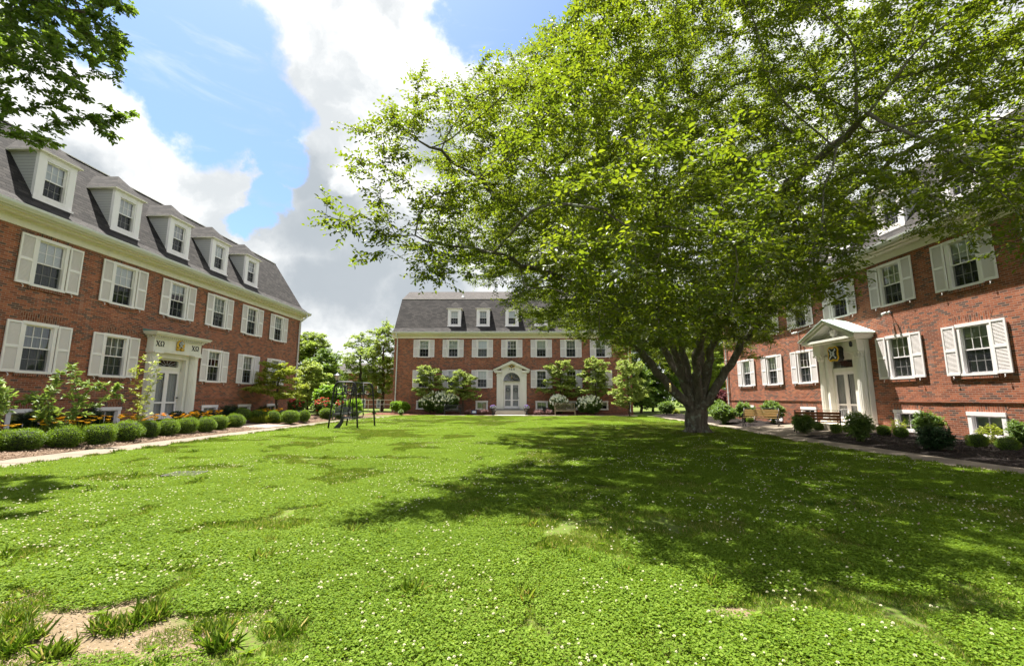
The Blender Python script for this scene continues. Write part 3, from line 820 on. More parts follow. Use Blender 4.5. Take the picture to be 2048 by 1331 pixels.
def portal_arch(root):
    """gabled hood over an arched fanlight"""
    P = M['portal']; po = empty('door_surround'); po.parent = root
    z_ = .0
    for s in (-1, 1):
        m = MB(); x = s * 1.22
        m.box(x - .21, x + .21, -.16, 0, .35, 3.95); m.box(x - .25, x + .25, -.20, 0, .35, .55); m.box(x - .13, x + .13, -.18, -.16, .65, 3.55)
        m.box(x - .25, x + .25, -.20, 0, 3.50, 3.58); m.box(x - .24, x + .24, -.19, 0, 3.44, 3.47)
        m.build('pilaster', P, po)
    # arched face board
    f = MB(); n = 24; ri = .80; zc = 2.98; W2 = 1.01; zt = 4.6
    for i in range(n):
        a0, a1 = math.pi * i / n, math.pi * (i + 1) / n
        p0, p1 = (ri * math.cos(a0), zc + ri * math.sin(a0)), (ri * math.cos(a1), zc + ri * math.sin(a1))
        def outer(a):
            c_, s_ = math.cos(a), math.sin(a)
            k = min(W2 / max(abs(c_), 1e-6), (zt - zc) / max(s_, 1e-6)); return (k * c_, zc + k * s_)
        o0, o1 = outer(a0), outer(a1)
        f.quad((p0[0], -.06, p0[1]), (o0[0], -.06, o0[1]), (o1[0], -.06, o1[1]), (p1[0], -.06, p1[1]))
        f.quad((p1[0], -.06, p1[1]), (p1[0], 0, p1[1]), (p0[0], 0, p0[1]), (p0[0], -.06, p0[1]))
    for s in (-1, 1):
        a, b = sorted((s * ri, s * W2)); f.box(a, b, -.06, .3, .35, zc)
    # archivolt band
    for i in range(n):
        a0, a1 = math.pi * i / n, math.pi * (i + 1) / n
        q = [(r_ * math.cos(a), zc + r_ * math.sin(a)) for r_, a in ((.82, a0), (.95, a0), (.95, a1), (.82, a1))]
        f.prism(q[::-1], -.085, -.055)
    f.build('arch_surround', P, po)
    c = MB()
    for s in (-1, 1):
        a, b = sorted((s * .98, s * 1.70)); c.box(a, b, -.34, 0, 3.80, 3.96)
        a, b = sorted((s * .98, s * 1.62)); c.box(a, b, -.28, 0, 3.73, 3.80)
        q = [(0, 4.70), (s * 1.78, 3.93), (s * 1.78, 4.06), (0, 4.92)]
        c.prism(q if s > 0 else q[::-1], -.42, 0)
        q = [(0, 4.60), (s * 1.6, 3.93), (s * 1.6, 4.0), (0, 4.72)]
        c.prism(q if s > 0 else q[::-1], -.34, 0)
    c.prism([(-1.0, 4.0), (1.0, 4.0), (1.0, 4.2), (0, 4.62), (-1.0, 4.2)], -.08, 0)
    c.build('gable_hood', P, po)
    r = MB()
    for s in (-1, 1):
        q = [(0, 4.925), (s * 1.82, 4.045), (s * 1.82, 4.085), (0, 4.975)]
        r.prism(q if s > 0 else q[::-1], -.46, 0)
    r.build('hood_roof', M['shingle'], po)
    d = MB(); y = -.20
    d.prism([(-.34, 4.38), (0, 4.20), (.34, 4.38), (0, 4.56)][::-1], -.13, -.10, 0)
    d.prism([(-.24, 4.38), (0, 4.25), (.24, 4.38), (0, 4.51)][::-1], -.15, -.131, 1)
    d.lathe([(0, 0), (.05, .01), (.06, .06), (0, .09)], (0, -.16, 4.34), 8, 2)
    d.build('diamond_emblem', [M['gold'], M['ink'], M['silver']], po)
    # number 469
    h = .15; z = 4.02
    def dig(ch, x):
        w = .08
        seg = {'t': ((x, z + h), (x + w, z + h)), 'm': ((x, z + h / 2), (x + w, z + h / 2)), 'b': ((x, z), (x + w, z)), 'tl': ((x, z + h / 2), (x, z + h)), 'tr': ((x + w, z + h / 2), (x + w, z + h)), 'bl': ((x, z), (x, z + h / 2)), 'br': ((x + w, z), (x + w, z + h / 2))}
        S = {'4': ['tl', 'm', 'tr', 'br'], '6': ['t', 'tl', 'bl', 'b', 'br', 'm'], '9': ['t', 'tl', 'tr', 'm', 'br', 'b']}[ch]
        return [(*seg[k], .03) for k in S]
    stroke_letters(po, 'house_number', dig('4', -.25) + dig('6', -.04) + dig('9', .17), 0, M['ink'], -.081)
    k = MB(); k.box(-.8, .8, .16, .28, 2.72, 2.98); k.box(-.80, -.73, .16, .278, .36, 2.72); k.box(.73, .80, .16, .278, .36, 2.72); k.build('door_frame', P, po)
    tr = MB(); pts = [(.80 * math.cos(math.pi * i / 20), -.025, 2.98 + .79 * math.sin(math.pi * i / 20)) for i in range(21)]
    tr.add(pts, [tuple(range(21))[::-1]]); to = tr.build('fanlight', M['glass'], po)
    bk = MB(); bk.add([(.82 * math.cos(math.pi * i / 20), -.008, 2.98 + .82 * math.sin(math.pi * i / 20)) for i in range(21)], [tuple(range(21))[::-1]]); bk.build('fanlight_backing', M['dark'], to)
    fb = MB()
    for kk in range(1, 6):
        a = math.pi * kk / 6; fb.tube([(.2 * math.cos(a), -.035, 2.98 + .2 * math.sin(a)), (.78 * math.cos(a), -.035, 2.98 + .78 * math.sin(a))], .008, 4)
    fb.lathe([(.03, 0), (.06, .06), (.05, .22), (.02, .3)], (0, -.07, 3.2), 8)
    fb.build('fan_tracery', M['brass'], to)
    double_door(po, .38, 2.72, .73, .22)
    for s in (-1, 1):                          # door wreaths
        w = MB(); cx, cz = s * .37, 2.14
        for i in range(60):
            a = 2 * math.pi * i / 60; rr = .17 + random.uniform(-.02, .02)
            w.lathe([(0, -.05), (.05, 0), (0, .05)], (cx + rr * math.cos(a), .15, cz + rr * math.sin(a)), 5)
        w.build('wreath', M['wreath'], po)
    s_ = MB()
    s_.box(-1.5, 1.5, -1.0, .30, -.25, .34)
    s_.build('door_step', M['dkstone'], po)
    s2 = MB(); s2.box(-1.45, 1.45, -1.4, -1.002, -.25, .22); s2.box(-1.45, 1.45, -1.8, -1.402, -.25, .10); s2.build('stairs', M['step'], po)
    return po
M['wreath'] = mat_plain('grey_wreath', (.13, .14, .14), .9)
M['dkstone'] = mat_plain('grey_stone', (.22, .22, .21), .8)

BL = (-16.163, 20.784, 0.0, 1.53066)
BC = (-0.015, 42.446, 0.16, -0.02818)
BR = (15.305, 20.103, 0.0, -1.57181)
cl = {(1, 1): [('blind', .5), ('curtain_dk', 1.0)], (2, 1): [('blind', .5)], (1, 0): [('curtain_dk', 1.0)], (3, 1): [('blind', .3)]}
hall_l = hall('brick_hall', BL[:3], BL[3], 3, 'shaded brick hall at left with flat topped white doorway lettered in Greek', cl, (11.15,))
portal_flat(hall_l)
hall_c = hall('brick_hall', BC[:3], BC[3], 5, 'brick hall across the far lawn end with arched doorway under a small gable', {(2, 1): [('shade', .5), ('curtain', 1.0)], (0, 1): [('blind', .5)], (1, 1): [('blind', .5)]}, (-11.2, 11.2), vent=True)
portal_arch(hall_c)
hall_r = hall('brick_hall', BR[:3], BR[3], 9, 'sunlit brick hall at right with pedimented doorway and painted black plaque', {(5, 0): [('blind', .6)], (4, 0): [('blind', .95)], (3, 1): [('shade', .5)]}, (-11.05,))
portal_pediment(hall_r)
for o in (hall_l, hall_c, hall_r): o['group'] = 'brick halls around the lawn'

# ------------------------------------------------------------------ vegetation
def unit(v): return v / np.maximum(np.linalg.norm(v, axis=-1, keepdims=True), 1e-9)

def leaf_geo(P, D, N, L, W, fold=.18, curl=.12):
    """leaf blades: base P, direction D, face normal N"""
    D = unit(D); S = unit(np.cross(D, N)); N = np.cross(S, D)
    L = L[:, None]; W = W[:, None]
    v = np.empty((len(P), 6, 3))
    v[:, 0] = P
    v[:, 1] = P + D * L * .32 + S * W * .5 + N * W * fold
    v[:, 2] = P + D * L * .70 + S * W * .40 + N * (W * fold - L * curl * .4)
    v[:, 3] = P + D * L - N * L * curl
    v[:, 4] = P + D * L * .70 - S * W * .40 + N * (W * fold - L * curl * .4)
    v[:, 5] = P + D * L * .32 - S * W * .5 + N * W * fold
    b = np.arange(len(P))[:, None] * 6
    q = np.concatenate([b + np.array([[0, 1, 2, 3]]), b + np.array([[0, 3, 4, 5]])], 0)
    return v.reshape(-1, 3), q

def rnd_dir(n, r=rng):
    v = r.normal(size=(n, 3)); return unit(v)

def attractors(lobes, n, r, zmin=0.0, hollow=.0):
    lobes = np.array(lobes, float)
    if lobes.shape[1] == 4: rad = np.repeat(lobes[:, 3:4], 3, 1)
    else: rad = lobes[:, 3:6]
    w = rad.prod(1); w = w / w.sum()
    idx = r.choice(len(lobes), n, p=w)
    d = unit(r.normal(size=(n, 3))) * (r.uniform(hollow ** 3, 1, (n, 1)) ** (1 / 3))
    P = lobes[idx, :3] + d * rad[idx]
    return P[P[:, 2] > zmin]

HAND = [0]
def grow(attr, polylines, step, kill, infl, iters, r, up=.0):
    """space colonisation from hand-laid limbs. polylines: list of (points, parent_index or -1) ; returns pos, parent"""
    pos = []; par = []
    for pts, attach in polylines:
        last = attach
        if callable(attach): last = attach(pos)
        for i in range(len(pts) - 1):
            a, b = np.array(pts[i], float), np.array(pts[i + 1], float)
            n = max(1, int(np.linalg.norm(b - a) / step))
            for k in range(n if i < len(pts) - 2 else n + 1):
                if i == 0 and k == 0 and last != -1: continue
                p = a + (b - a) * k / n
                if last != -1: p = p + r.normal(size=3) * step * .12
                pos.append(p); par.append(last); last = len(pos) - 1
    pos = [np.array(p) for p in pos]; HAND[0] = len(pos)
    A = attr.copy()
    P = np.array(pos)
    nd = np.full(len(A), 1e9); ni = np.zeros(len(A), int)
    def upd(i0):
        Q = np.array(pos[i0:])
        for c in range(0, len(Q), 400):
            D = np.linalg.norm(A[:, None] - Q[None, c:c + 400], axis=2)
            m = D.min(1); j = D.argmin(1) + i0 + c
            k = m < nd; nd[k] = m[k]; ni[k] = j[k]
    upd(0)
    ends = {}
    for it in range(iters):
        alive = nd > kill
        A = A[alive]; nd = nd[alive]; ni = ni[alive]
        if len(A) == 0: break
        m = nd < infl
        if not m.any(): infl *= 1.6; continue
        idx = ni[m]; P = np.array(pos)
        d = unit(A[m] - P[idx])
        u, inv = np.unique(idx, return_inverse=True)
        s = np.zeros((len(u), 3)); np.add.at(s, inv, d)
        s = unit(s + r.normal(size=s.shape) * .25 + np.array([0, 0, up]))
        i0 = len(pos)
        for k, node in enumerate(u):
            c = ends.get(node, 0)
            if c >= 3: continue
            ends[node] = c + 1
            pos.append(P[node] + s[k] * step); par.append(int(node))
        if len(pos) == i0: break
        upd(i0)
    return np.array(pos), np.array(par)

def radii(par, tip, e, flare=None):
    n = len(par); s = np.zeros(n)
    for i in range(n - 1, -1, -1):
        if s[i] == 0: s[i] = tip ** e
        if par[i] >= 0: s[par[i]] += s[i]
    return s ** (1 / e)

def branch_mesh(name, pos, par, rad, mat, minr=.0, sides=7):
    n = len(par); kids = [[] for _ in range(n)]
    for i, p in enumerate(par):
        if p >= 0: kids[p].append(i)
    V = []; Q = []; starts = [(i, -1) for i in range(n) if par[i] < 0]
    nv = 0
    while starts:
        i, prev = starts.pop()
        chain = [i] if prev < 0 else [prev, i]
        r0 = None
        while kids[chain[-1]]:
            k = sorted(kids[chain[-1]], key=lambda j: -rad[j])
            for o in k[1:]:
                if rad[o] >= minr: starts.append((o, chain[-1]))
            if rad[k[0]] < minr: break
            chain.append(k[0])
        if len(chain) < 2: continue
        pts = pos[chain]; rr = rad[chain].copy()
        if prev >= 0: rr[0] = rr[1]
        sd = sides if rr.max() > .05 else (5 if rr.max() > .015 else 3)
        if rr.max() > .2: sd = 16
        t = unit(np.gradient(pts, axis=0)); u = np.cross(t[0], [0.3, .2, 1.0])
        ang = np.arange(sd) * 2 * np.pi / sd
        for k in range(len(chain)):
            u = u - t[k] * (u @ t[k]); u = u / max(np.linalg.norm(u), 1e-9); w = np.cross(t[k], u)
            lump = 1 + (.10 * np.sin(ang * 3 + k * .35) + .06 * np.sin(ang * 7 - k * .3) if rr[k] > .12 else 0)
            V.append(pts[k] + (np.cos(ang)[:, None] * u + np.sin(ang)[:, None] * w) * rr[k] * (lump[:, None] if hasattr(lump, 'shape') else 1))
        for k in range(len(chain) - 1):
            a = nv + k * sd + np.arange(sd); b = nv + k * sd + (np.arange(sd) + 1) % sd
            Q.append(np.stack([a, b, b + sd, a + sd], 1))
        nv += sd * len(chain)
    return big_mesh(name, np.concatenate(V), np.concatenate(Q), mat, smooth=True)

def sprays(pos, par, rad, r, thr, per, nleaf, slen, L, Wr, droop=.25, flat=.35, jitter=.1, spread=1.0):
    """short leafy shoots on thin wood: leaves alternate on both sides"""
    idx = np.where((rad < thr) & (par >= 0))[0]
    idx = np.repeat(idx, per)
    n = len(idx)
    base = pos[idx] + (pos[par[idx]] - pos[idx]) * r.uniform(0, 1, (n, 1))
    d0 = unit(pos[idx] - pos[par[idx]])
    d = d0 * .8 + rnd_dir(n, r) * spread; d[:, 2] *= flat; d[:, 2] += .08; d = unit(d)
    ln = slen * r.uniform(.55, 1.2, n)
    k = nleaf
    t = (np.arange(k) + .5) / k
    side = np.where(np.arange(k) % 2 == 0, 1.0, -1.0)
    up = unit(np.array([0, 0, 1.0]) + r.normal(size=(n, 3)) * .35)
    sd = unit(np.cross(d, up))
    P = base[:, None] + d[:, None] * (ln[:, None] * t[None])[..., None]
    P[..., 2] -= (ln[:, None] * t[None]) ** 2 * droop * 1.2
    D = d[:, None] * .75 + sd[:, None] * side[None, :, None] + r.normal(size=(n, k, 3)) * jitter * 2
    D[..., 2] -= droop
    N = up[:, None] + r.normal(size=(n, k, 3)) * .38
    P = P.reshape(-1, 3); D = D.reshape(-1, 3); N = unit(N.reshape(-1, 3))
    m = len(P)
    Ls = L * r.uniform(.6, 1.25, m)
    V, Q = leaf_geo(P, D, N, Ls, Ls * Wr * r.uniform(.85, 1.15, m))
    var = np.repeat(np.clip(r.normal(.5, .2, m) + np.repeat(r.normal(0, .12, n), k), 0, 1), 6)
    return V, Q, var, (base, P.reshape(n, k, 3)[:, -1])

def twig_lines(base, tip, r=.003):
    d = unit(tip - base); s = unit(np.cross(d, [0, 0, 1.0])); u = np.cross(s, d)
    ring = [s, -.5 * s + .87 * u, -.5 * s - .87 * u]
    V = np.stack([base + x * r for x in ring] + [tip + x * r * .4 for x in ring], 1).reshape(-1, 3)
    b = np.arange(len(base))[:, None] * 6
    Q = np.concatenate([b + np.array([[i, (i + 1) % 3, 3 + (i + 1) % 3, 3 + i]]) for i in range(3)], 0)
    return V, Q

def make_tree(name, loc, lobes, limbs, mats, label, cat='tree', group=None, natt=800, step=.3, kill=.5, infl=1.6, iters=70, tip=.006, e=2.0,
              thr=.03, per=3, nleaf=7, slen=.35, L=.09, Wr=.5, droop=.25, flat=.35, seed=1, base_r=None, hollow=0.0, sides=7, parts=('trunk', 'crown'), up=.05, minr=0.0, spread=1.0, limb_r=None):
    r = np.random.default_rng(seed)
    A = attractors(lobes, natt, r, .1, hollow)
    pos, par = grow(A, limbs, step, kill, infl, iters, r, up)
    rad = radii(par, tip, e)
    if base_r:
        rad = rad * 1.0
        # root flare and girth
        f = base_r / rad[0]
        if f > 1: rad = rad * np.where(rad > .02, 1 + (f - 1) * np.clip((rad / rad[0]), 0, 1) ** .9, 1)
        else: rad = np.where(rad > .02, .02 + (rad - .02) * (base_r - .02) / (rad[0] - .02), rad)
    if limb_r:
        hand = sum(max(1, 0) for _ in ()) or HAND[0]
        fk = np.array([0, 0, limb_r[2]]); ds = np.linalg.norm(pos[:hand] - fk, axis=1)
        want = np.where(pos[:hand, 2] > limb_r[2] + .05, limb_r[0] * np.clip(1 - ds / limb_r[1], .0, 1) ** 1.1, 0)
        rad[:hand] = np.maximum(rad[:hand], want)
    root = empty(name, loc); tag(root, label, cat, group)
    V, Q, var, (b0, t0) = sprays(pos, par, rad, r, thr, per, nleaf, slen, L, Wr, droop, flat, spread=spread)
    link(parts[0], branch_mesh(parts[0], pos, par, rad, mats[0], minr, sides), root)
    cr = link(parts[1], big_mesh(parts[1], V, Q, mats[1], var), root)
    TV, TQ = twig_lines(b0, t0)
    link('twigs', big_mesh('twigs', TV, TQ, mats[0]), root)
    return root, pos, par, rad

M['bark'] = mat_bark('grey_bark', (.055, .047, .037), (.15, .13, .105), 1.0, (.22, .25, .20))
M['bark2'] = mat_bark('brown_bark', (.05, .038, .028), (.12, .095, .07))
M['leaf_main'] = mat_leaf('hornbeam_leaf', (.022, .042, .004), (.058, .080, .005), (.13, .14, .009), .54, (.50, .45, .010), .42, .4)
M['leaf_oak'] = mat_leaf('oak_leaf', (.03, .07, .012), (.06, .115, .018), (.11, .17, .03), .45, (.18, .28, .02), .38, .6)
M['leaf_box'] = mat_leaf('boxwood_leaf', (.045, .10, .008), (.10, .185, .010), (.18, .28, .02), .3, (.26, .40, .02), .45, .4)
M['leaf_dark'] = mat_leaf('yew_leaf', (.010, .028, .010), (.018, .05, .014), (.035, .08, .02), .15, None, .5, .3)
M['leaf_dog'] = mat_leaf('dogwood_leaf', (.12, .18, .035), (.26, .33, .07), (.44, .50, .16), .42, (.38, .48, .08), .45, .4)
M['leaf_yel'] = mat_leaf('yellow_green_leaf', (.15, .20, .015), (.32, .35, .035), (.50, .50, .10), .4, (.36, .44, .04), .45, .4)
M['leaf_rhodo'] = mat_leaf('glossy_leaf', (.06, .12, .02), (.17, .26, .05), (.38, .44, .14), .35, (.25, .36, .05), .42, .35)
M['leaf_bush'] = mat_leaf('shrub_leaf', (.045, .09, .018), (.095, .17, .03), (.20, .29, .08), .35, (.2, .32, .03), .45, .5)
M['leaf_far'] = mat_leaf('far_leaf', (.07, .11, .015), (.16, .21, .03), (.28, .33, .06), .5, (.28, .38, .05), .5, .4)
M['leaf_lime'] = mat_leaf('lime_leaf', (.08, .17, .01), (.17, .32, .02), (.30, .44, .05), .4, (.3, .5, .04), .45, .4)
M['leaf_red'] = mat_leaf('red_maple_leaf', (.07, .02, .025), (.14, .04, .045), (.26, .09, .09), .3, (.2, .05, .05), .5, .4)
M['leaf_purple'] = mat_leaf('barberry_leaf', (.16, .08, .075), (.32, .19, .17), (.48, .34, .30), .25, (.25, .1, .1), .5, .4)

# ---- the big tree
LOBES = [[9.6, 23.5, 7.4, 1.5], [5.6, 7.9, 7.8, 1.5], [1.6, 14.6, 9.9, 1.3], [9.6, 7.2, 5.9, 1.5], [12.2, 21.9, 5.1, 1.3], [4.0, 13.3, 3.5, 1.4], [6.9, 9.7, 4.9, 1.6], [3.2, 18.3, 12.6, 1.5], [0.9, 12.7, 11.9, 1.3], [1.5, 12.5, 6.9, 1.4], [7.2, 16.8, 10.8, 1.5], [11.7, 10.9, 6.9, 1.5], [10.1, 17.0, 4.9, 1.5], [4.3, 15.8, 13.3, 1.4], [4.9, 22.6, 10.3, 1.7], [11.4, 19.2, 9.1, 1.5], [0.7, 19.4, 10.7, 1.3], [8.9, 11.9, 7.1, 1.5], [11.2, 13.3, 9.9, 1.5], [10.0, 15.2, 6.5, 1.5], [1.2, 11.0, 10.0, 1.4], [10.4, 5.8, 4.1, 1.4], [1.2, 16.4, 11.8, 1.4], [11.9, 18.4, 6.1, 1.4], [7.4, 21.7, 11.3, 1.5], [3.9, 21.2, 5.3, 1.4], [7.4, 6.4, 7.4, 1.6], [6.8, 12.8, 6.1, 1.3], [11.4, 8.0, 7.8, 1.4], [-1.2, 19.2, 7.5, 1.4], [3.8, 10.8, 9.3, 1.4], [2.7, 20.7, 10.9, 1.4], [7.6, 23.8, 9.3, 1.4], [6.6, 20.0, 7.2, 1.4], [8.9, 9.5, 7.7, 1.5], [8.7, 13.1, 5.0, 1.3], [3.1, 13.4, 10.7, 1.3], [9.4, 18.8, 11.7, 1.6], [5.0, 11.3, 12.3, 1.3], [2.7, 20.4, 8.2, 1.4], [7.3, 5.9, 4.7, 1.6], [2.2, 15.7, 4.7, 1.3], [5.7, 9.9, 6.9, 1.4], [6.2, 12.4, 3.7, 1.4], [5.5, 13.8, 13.6, 1.4], [4.1, 10.8, 3.5, 1.5], [5.5, 17.8, 6.4, 1.3], [8.6, 7.5, 9.8, 1.6], [2.2, 7.0, 8.6, 1.2], [0.6, 17.8, 7.6, 1.3], [5.0, 19.0, 4.4, 1.4], [2.4, 8.7, 10.0, 1.3], [2.0, 5.6, 3.5, 1.6], [10.0, 15.8, 11.8, 1.6], [4.4, 16.1, 10.2, 1.5], [11.3, 13.9, 7.8, 1.5], [1.4, 12.8, 4.5, 1.5], [-1.1, 8.3, 4.9, 1.5], [8.7, 11.3, 9.9, 1.4], [7.2, 23.1, 6.2, 1.5], [6.7, 11.4, 8.2, 1.4], [4.3, 11.5, 6.4, 1.4], [-0.7, 17.5, 9.7, 1.4], [0.3, 15.2, 5.9, 1.4], [4.1, 25.8, 6.2, 1.5], [6.7, 10.9, 10.2, 1.3], [6.1, 16.9, 8.7, 1.3], [6.3, 20.9, 4.2, 1.3], [5.0, 7.6, 9.9, 1.5], [9.5, 21.9, 4.5, 1.4], [4.6, 24.7, 8.4, 1.5], [2.7, 18.5, 5.5, 1.4], [6.6, 26.0, 4.7, 1.3], [11.2, 21.3, 7.2, 1.5], [-0.2, 8.3, 7.2, 1.4], [6.6, 10.7, 12.7, 1.4], [3.3, 13.5, 8.3, 1.3], [6.1, 13.9, 8.0, 1.3], [10.7, 23.9, 5.0, 1.3], [4.9, 7.6, 4.5, 1.6], [6.3, 19.3, 10.5, 1.6], [5.5, 13.4, 10.6, 1.4], [7.3, 8.5, 11.4, 1.5], [11.0, 19.9, 4.4, 1.4], [4.7, 16.4, 4.3, 1.4], [5.7, 23.3, 4.7, 1.4], [3.0, 16.2, 7.0, 1.5], [1.1, 20.5, 6.1, 1.4], [2.3, 22.9, 9.4, 1.4], [10.0, 21.3, 9.8, 1.5], [1.9, 23.6, 6.4, 1.6], [-1.1, 10.5, 6.0, 1.4], [-0.4, 14.7, 10.4, 1.2], [8.2, 24.3, 3.9, 1.3], [12.1, 8.6, 5.2, 1.5], [8.3, 18.0, 8.9, 1.4], [6.7, 17.2, 12.9, 1.6], [2.4, 8.1, 3.2, 1.5], [-0.9, 12.4, 9.2, 1.3], [0.2, 21.2, 8.2, 1.5], [0.8, 10.0, 4.3, 1.6], [7.2, 15.5, 7.0, 1.5], [4.5, 8.8, 11.6, 1.4], [1.6, 9.4, 8.0, 1.4], [2.3, 18.1, 10.0, 1.3], [4.6, 19.3, 8.1, 1.5], [8.1, 14.2, 12.4, 1.6], [4.2, 23.3, 6.5, 1.5], [-1.6, 16.4, 7.7, 1.4], [1.2, 6.6, 5.7, 1.5], [7.8, 25.6, 6.4, 1.3], [-0.9, 11.1, 7.8, 1.4], [7.6, 21.7, 8.4, 1.5], [5.1, 20.1, 12.6, 1.5], [9.3, 19.4, 7.3, 1.4], [2.2, 11.2, 6.1, 1.3], [2.5, 13.7, 12.9, 1.4], [3.1, 8.4, 6.4, 1.5], [11.2, 16.6, 8.8, 1.6], [4.0, 14.6, 5.9, 1.5], [8.5, 19.7, 4.7, 1.5], [9.4, 25.6, 4.0, 1.3], [7.5, 17.7, 4.8, 1.4], [7.6, 15.1, 4.4, 1.5], [10.0, 11.8, 11.8, 1.5], [1.4, 16.1, 8.8, 1.3], [0.3, 14.1, 7.7, 1.3], [8.5, 14.5, 9.4, 1.5], [11.1, 10.3, 9.6, 1.6], [3.0, 10.9, 12.3, 1.4]]
T0 = np.array([8.0, 19.3, 0.0])
def near(p):
    p = np.array(p) - T0
    return lambda pos: int(np.argmin([np.linalg.norm(q - p) for q in pos]))
def rel(pts): return [tuple(np.array(q) - T0) for q in pts]
FK = (8.0, 19.35, .85)
main_limbs = [
    (rel([(8.05, 19.3, -.1), (8.0, 19.3, .4), FK]), -1),
    (rel([FK, (8.5, 19.15, 1.45), (9.25, 19.0, 2.7), (9.95, 18.7, 3.9), (10.9, 17.6, 5.4), (11.6, 15.6, 6.6)]), near(FK)),
    (rel([FK, (7.5, 19.1, 1.3), (6.5, 18.7, 2.2), (5.2, 17.8, 3.5), (3.3, 15.6, 5.0), (1.4, 12.8, 5.6)]), near(FK)),
    (rel([FK, (7.72, 19.15, 1.5), (7.5, 19.1, 2.1), (6.7, 18.4, 4.0), (5.7, 16.6, 6.6), (4.9, 14.0, 9.0)]), near(FK)),
    (rel([FK, (8.0, 19.6, 1.5), (7.95, 19.75, 2.3), (7.7, 20.0, 4.2), (7.5, 20.2, 7.0), (7.0, 19.6, 10.0)]), near(FK)),
    (rel([FK, (8.28, 19.3, 1.5), (8.45, 19.3, 2.3), (8.65, 18.7, 3.8), (9.0, 17.2, 5.6), (9.3, 14.6, 7.4), (9.6, 11.2, 8.2)]), near(FK)),
    (rel([FK, (7.9, 18.9, 1.9), (7.55, 18.0, 3.2), (7.2, 15.8, 4.6), (6.8, 12.8, 5.8), (6.4, 9.6, 6.4), (6.4, 7.2, 6.6)]), near(FK)),
    (rel([(7.5, 19.1, 2.1), (6.9, 19.9, 3.8), (5.8, 21.0, 6.0), (4.2, 22.0, 8.0)]), near((7.5, 19.1, 2.1))),
    (rel([(8.45, 19.3, 2.3), (8.7, 20.4, 3.8), (9.2, 22.0, 5.4)]), near((8.45, 19.3, 2.3))),
    (rel([(6.7, 18.4, 4.0), (5.0, 17.0, 6.4), (2.6, 15.0, 8.4), (.6, 13.2, 9.0)]), near((6.7, 18.4, 4.0))),
    (rel([(3.3, 15.6, 5.0), (1.6, 12.4, 4.9), (-.4, 9.2, 4.6), (-2.2, 7.2, 4.3)]), near((3.3, 15.6, 5.0))),
    (rel([(3.3, 15.6, 5.0), (1.2, 12.6, 6.2), (-1.0, 9.8, 6.8), (-2.2, 8.2, 6.9)]), near((3.3, 15.6, 5.0))),
    (rel([(9.0, 17.2, 5.6), (10.2, 14.8, 7.4), (11.0, 11.8, 8.4), (11.4, 9.2, 8.4)]), near((9.0, 17.2, 5.6))),
]
LOBES += [[-2.7, 7.0, 4.2, .6], [-2.3, 7.3, 4.7, .9], [-2.7, 7.6, 5.9, .7], [-2.2, 7.8, 5.4, .9], [-2.4, 8.2, 6.9, .8], [-2.0, 9.2, 8.4, .8], [-1.2, 9.5, 8.6, .7], [-1.8, 9.3, 8.9, .6], [-.5, 9.3, 8.8, .7], [0.0, 8.6, 8.2, .7], [.3, 9.0, 8.5, .7], [.9, 9.2, 9.0, .8], [.2, 10.0, 8.9, .8], [-.6, 10.0, 9.1, .7], [1.4, 9.4, 9.6, .8], [-1.5, 8.6, 7.6, .8], [-1.8, 7.0, 3.6, .5], [-1.1, 7.2, 3.5, .6], [-2.5, 9.5, 7.4, .9], [.6, 6.0, 3.3, .6]]
LOBES = [[a, b, c + (.55 if c < 4.7 and b > 7.6 and a < 9 else 0), d] for a, b, c, d in LOBES]
lob = [[a - T0[0], b - T0[1], c - T0[2], d * .98] for a, b, c, d in LOBES if not ((c - 1.5 + .45 * d) / b > .86 + max(0, a / b + .05) * .8 and a / b < .2)]
big, bpos, bpar, brad = make_tree('shade_tree', tuple(T0), lob, main_limbs, (M['bark'], M['leaf_main']),
    'huge spreading tree with many stems from one thick trunk shading the right of the lawn', 'tree', None,
    natt=12500, step=.29, kill=.36, infl=1.5, iters=80, tip=.0045, e=2.22, thr=.0135, per=TREE_PER, nleaf=8, slen=.40, L=.082, Wr=.50, droop=.22, seed=4, base_r=.45, minr=.0, limb_r=(.215, 10.5, .9))
rf = MB()                                       # root flare
for k in range(9):
    a = k * 2 * math.pi / 9 + .3
    c, s = math.cos(a), math.sin(a)
    rf.tube([(c * .28, s * .28, .62), (c * .36, s * .36, .2), (c * (.5 + .1 * (k % 2)), s * (.5 + .1 * (k % 3)), .04), (c * .9, s * .9, -.06)], [.08, .15, .11, .04], 8)
rf.build('root_flare', M['bark'], big, smooth=True)

# ---- oak bough reaching in from the left
OL = [[-11.6, 9.0, 10.3, 0.9], [-11.2, 9.5, 10.9, 0.9], [-10.8, 10.0, 11.2, 0.7], [-10.5, 10.5, 11.5, 0.5], [-10.2, 10.0, 10.3, 0.4], [-10.3, 9.2, 9.7, 0.6], [-10.2, 8.4, 8.7, 0.7], [-10.3, 8.0, 8.3, 0.6], [-10.0, 9.6, 9.3, 0.5], [-10.0, 8.8, 8.3, 0.6], [-10.0, 8.2, 7.6, 0.5], [-9.5, 9.0, 8.1, 0.5], [-9.3, 9.4, 8.2, 0.4], [-9.3, 9.4, 7.6, 0.3], [-8.9, 9.2, 7.0, 0.2], [-9.3, 8.8, 7.4, 0.3], [-9.3, 8.3, 7.2, 0.3], [-9.2, 8.0, 6.6, 0.3], [-8.8, 7.9, 6.2, 0.2], [-11.0, 9.0, 9.9, 0.7], [-12.6, 9.0, 10.1, 1.0], [-11.0, 8.0, 8.0, 0.7], [-11.4, 9.0, 11.5, 1.1], [-11.1, 10.0, 12.6, 1.0]]
O0 = np.array([-17.5, 4.5, 0.0])
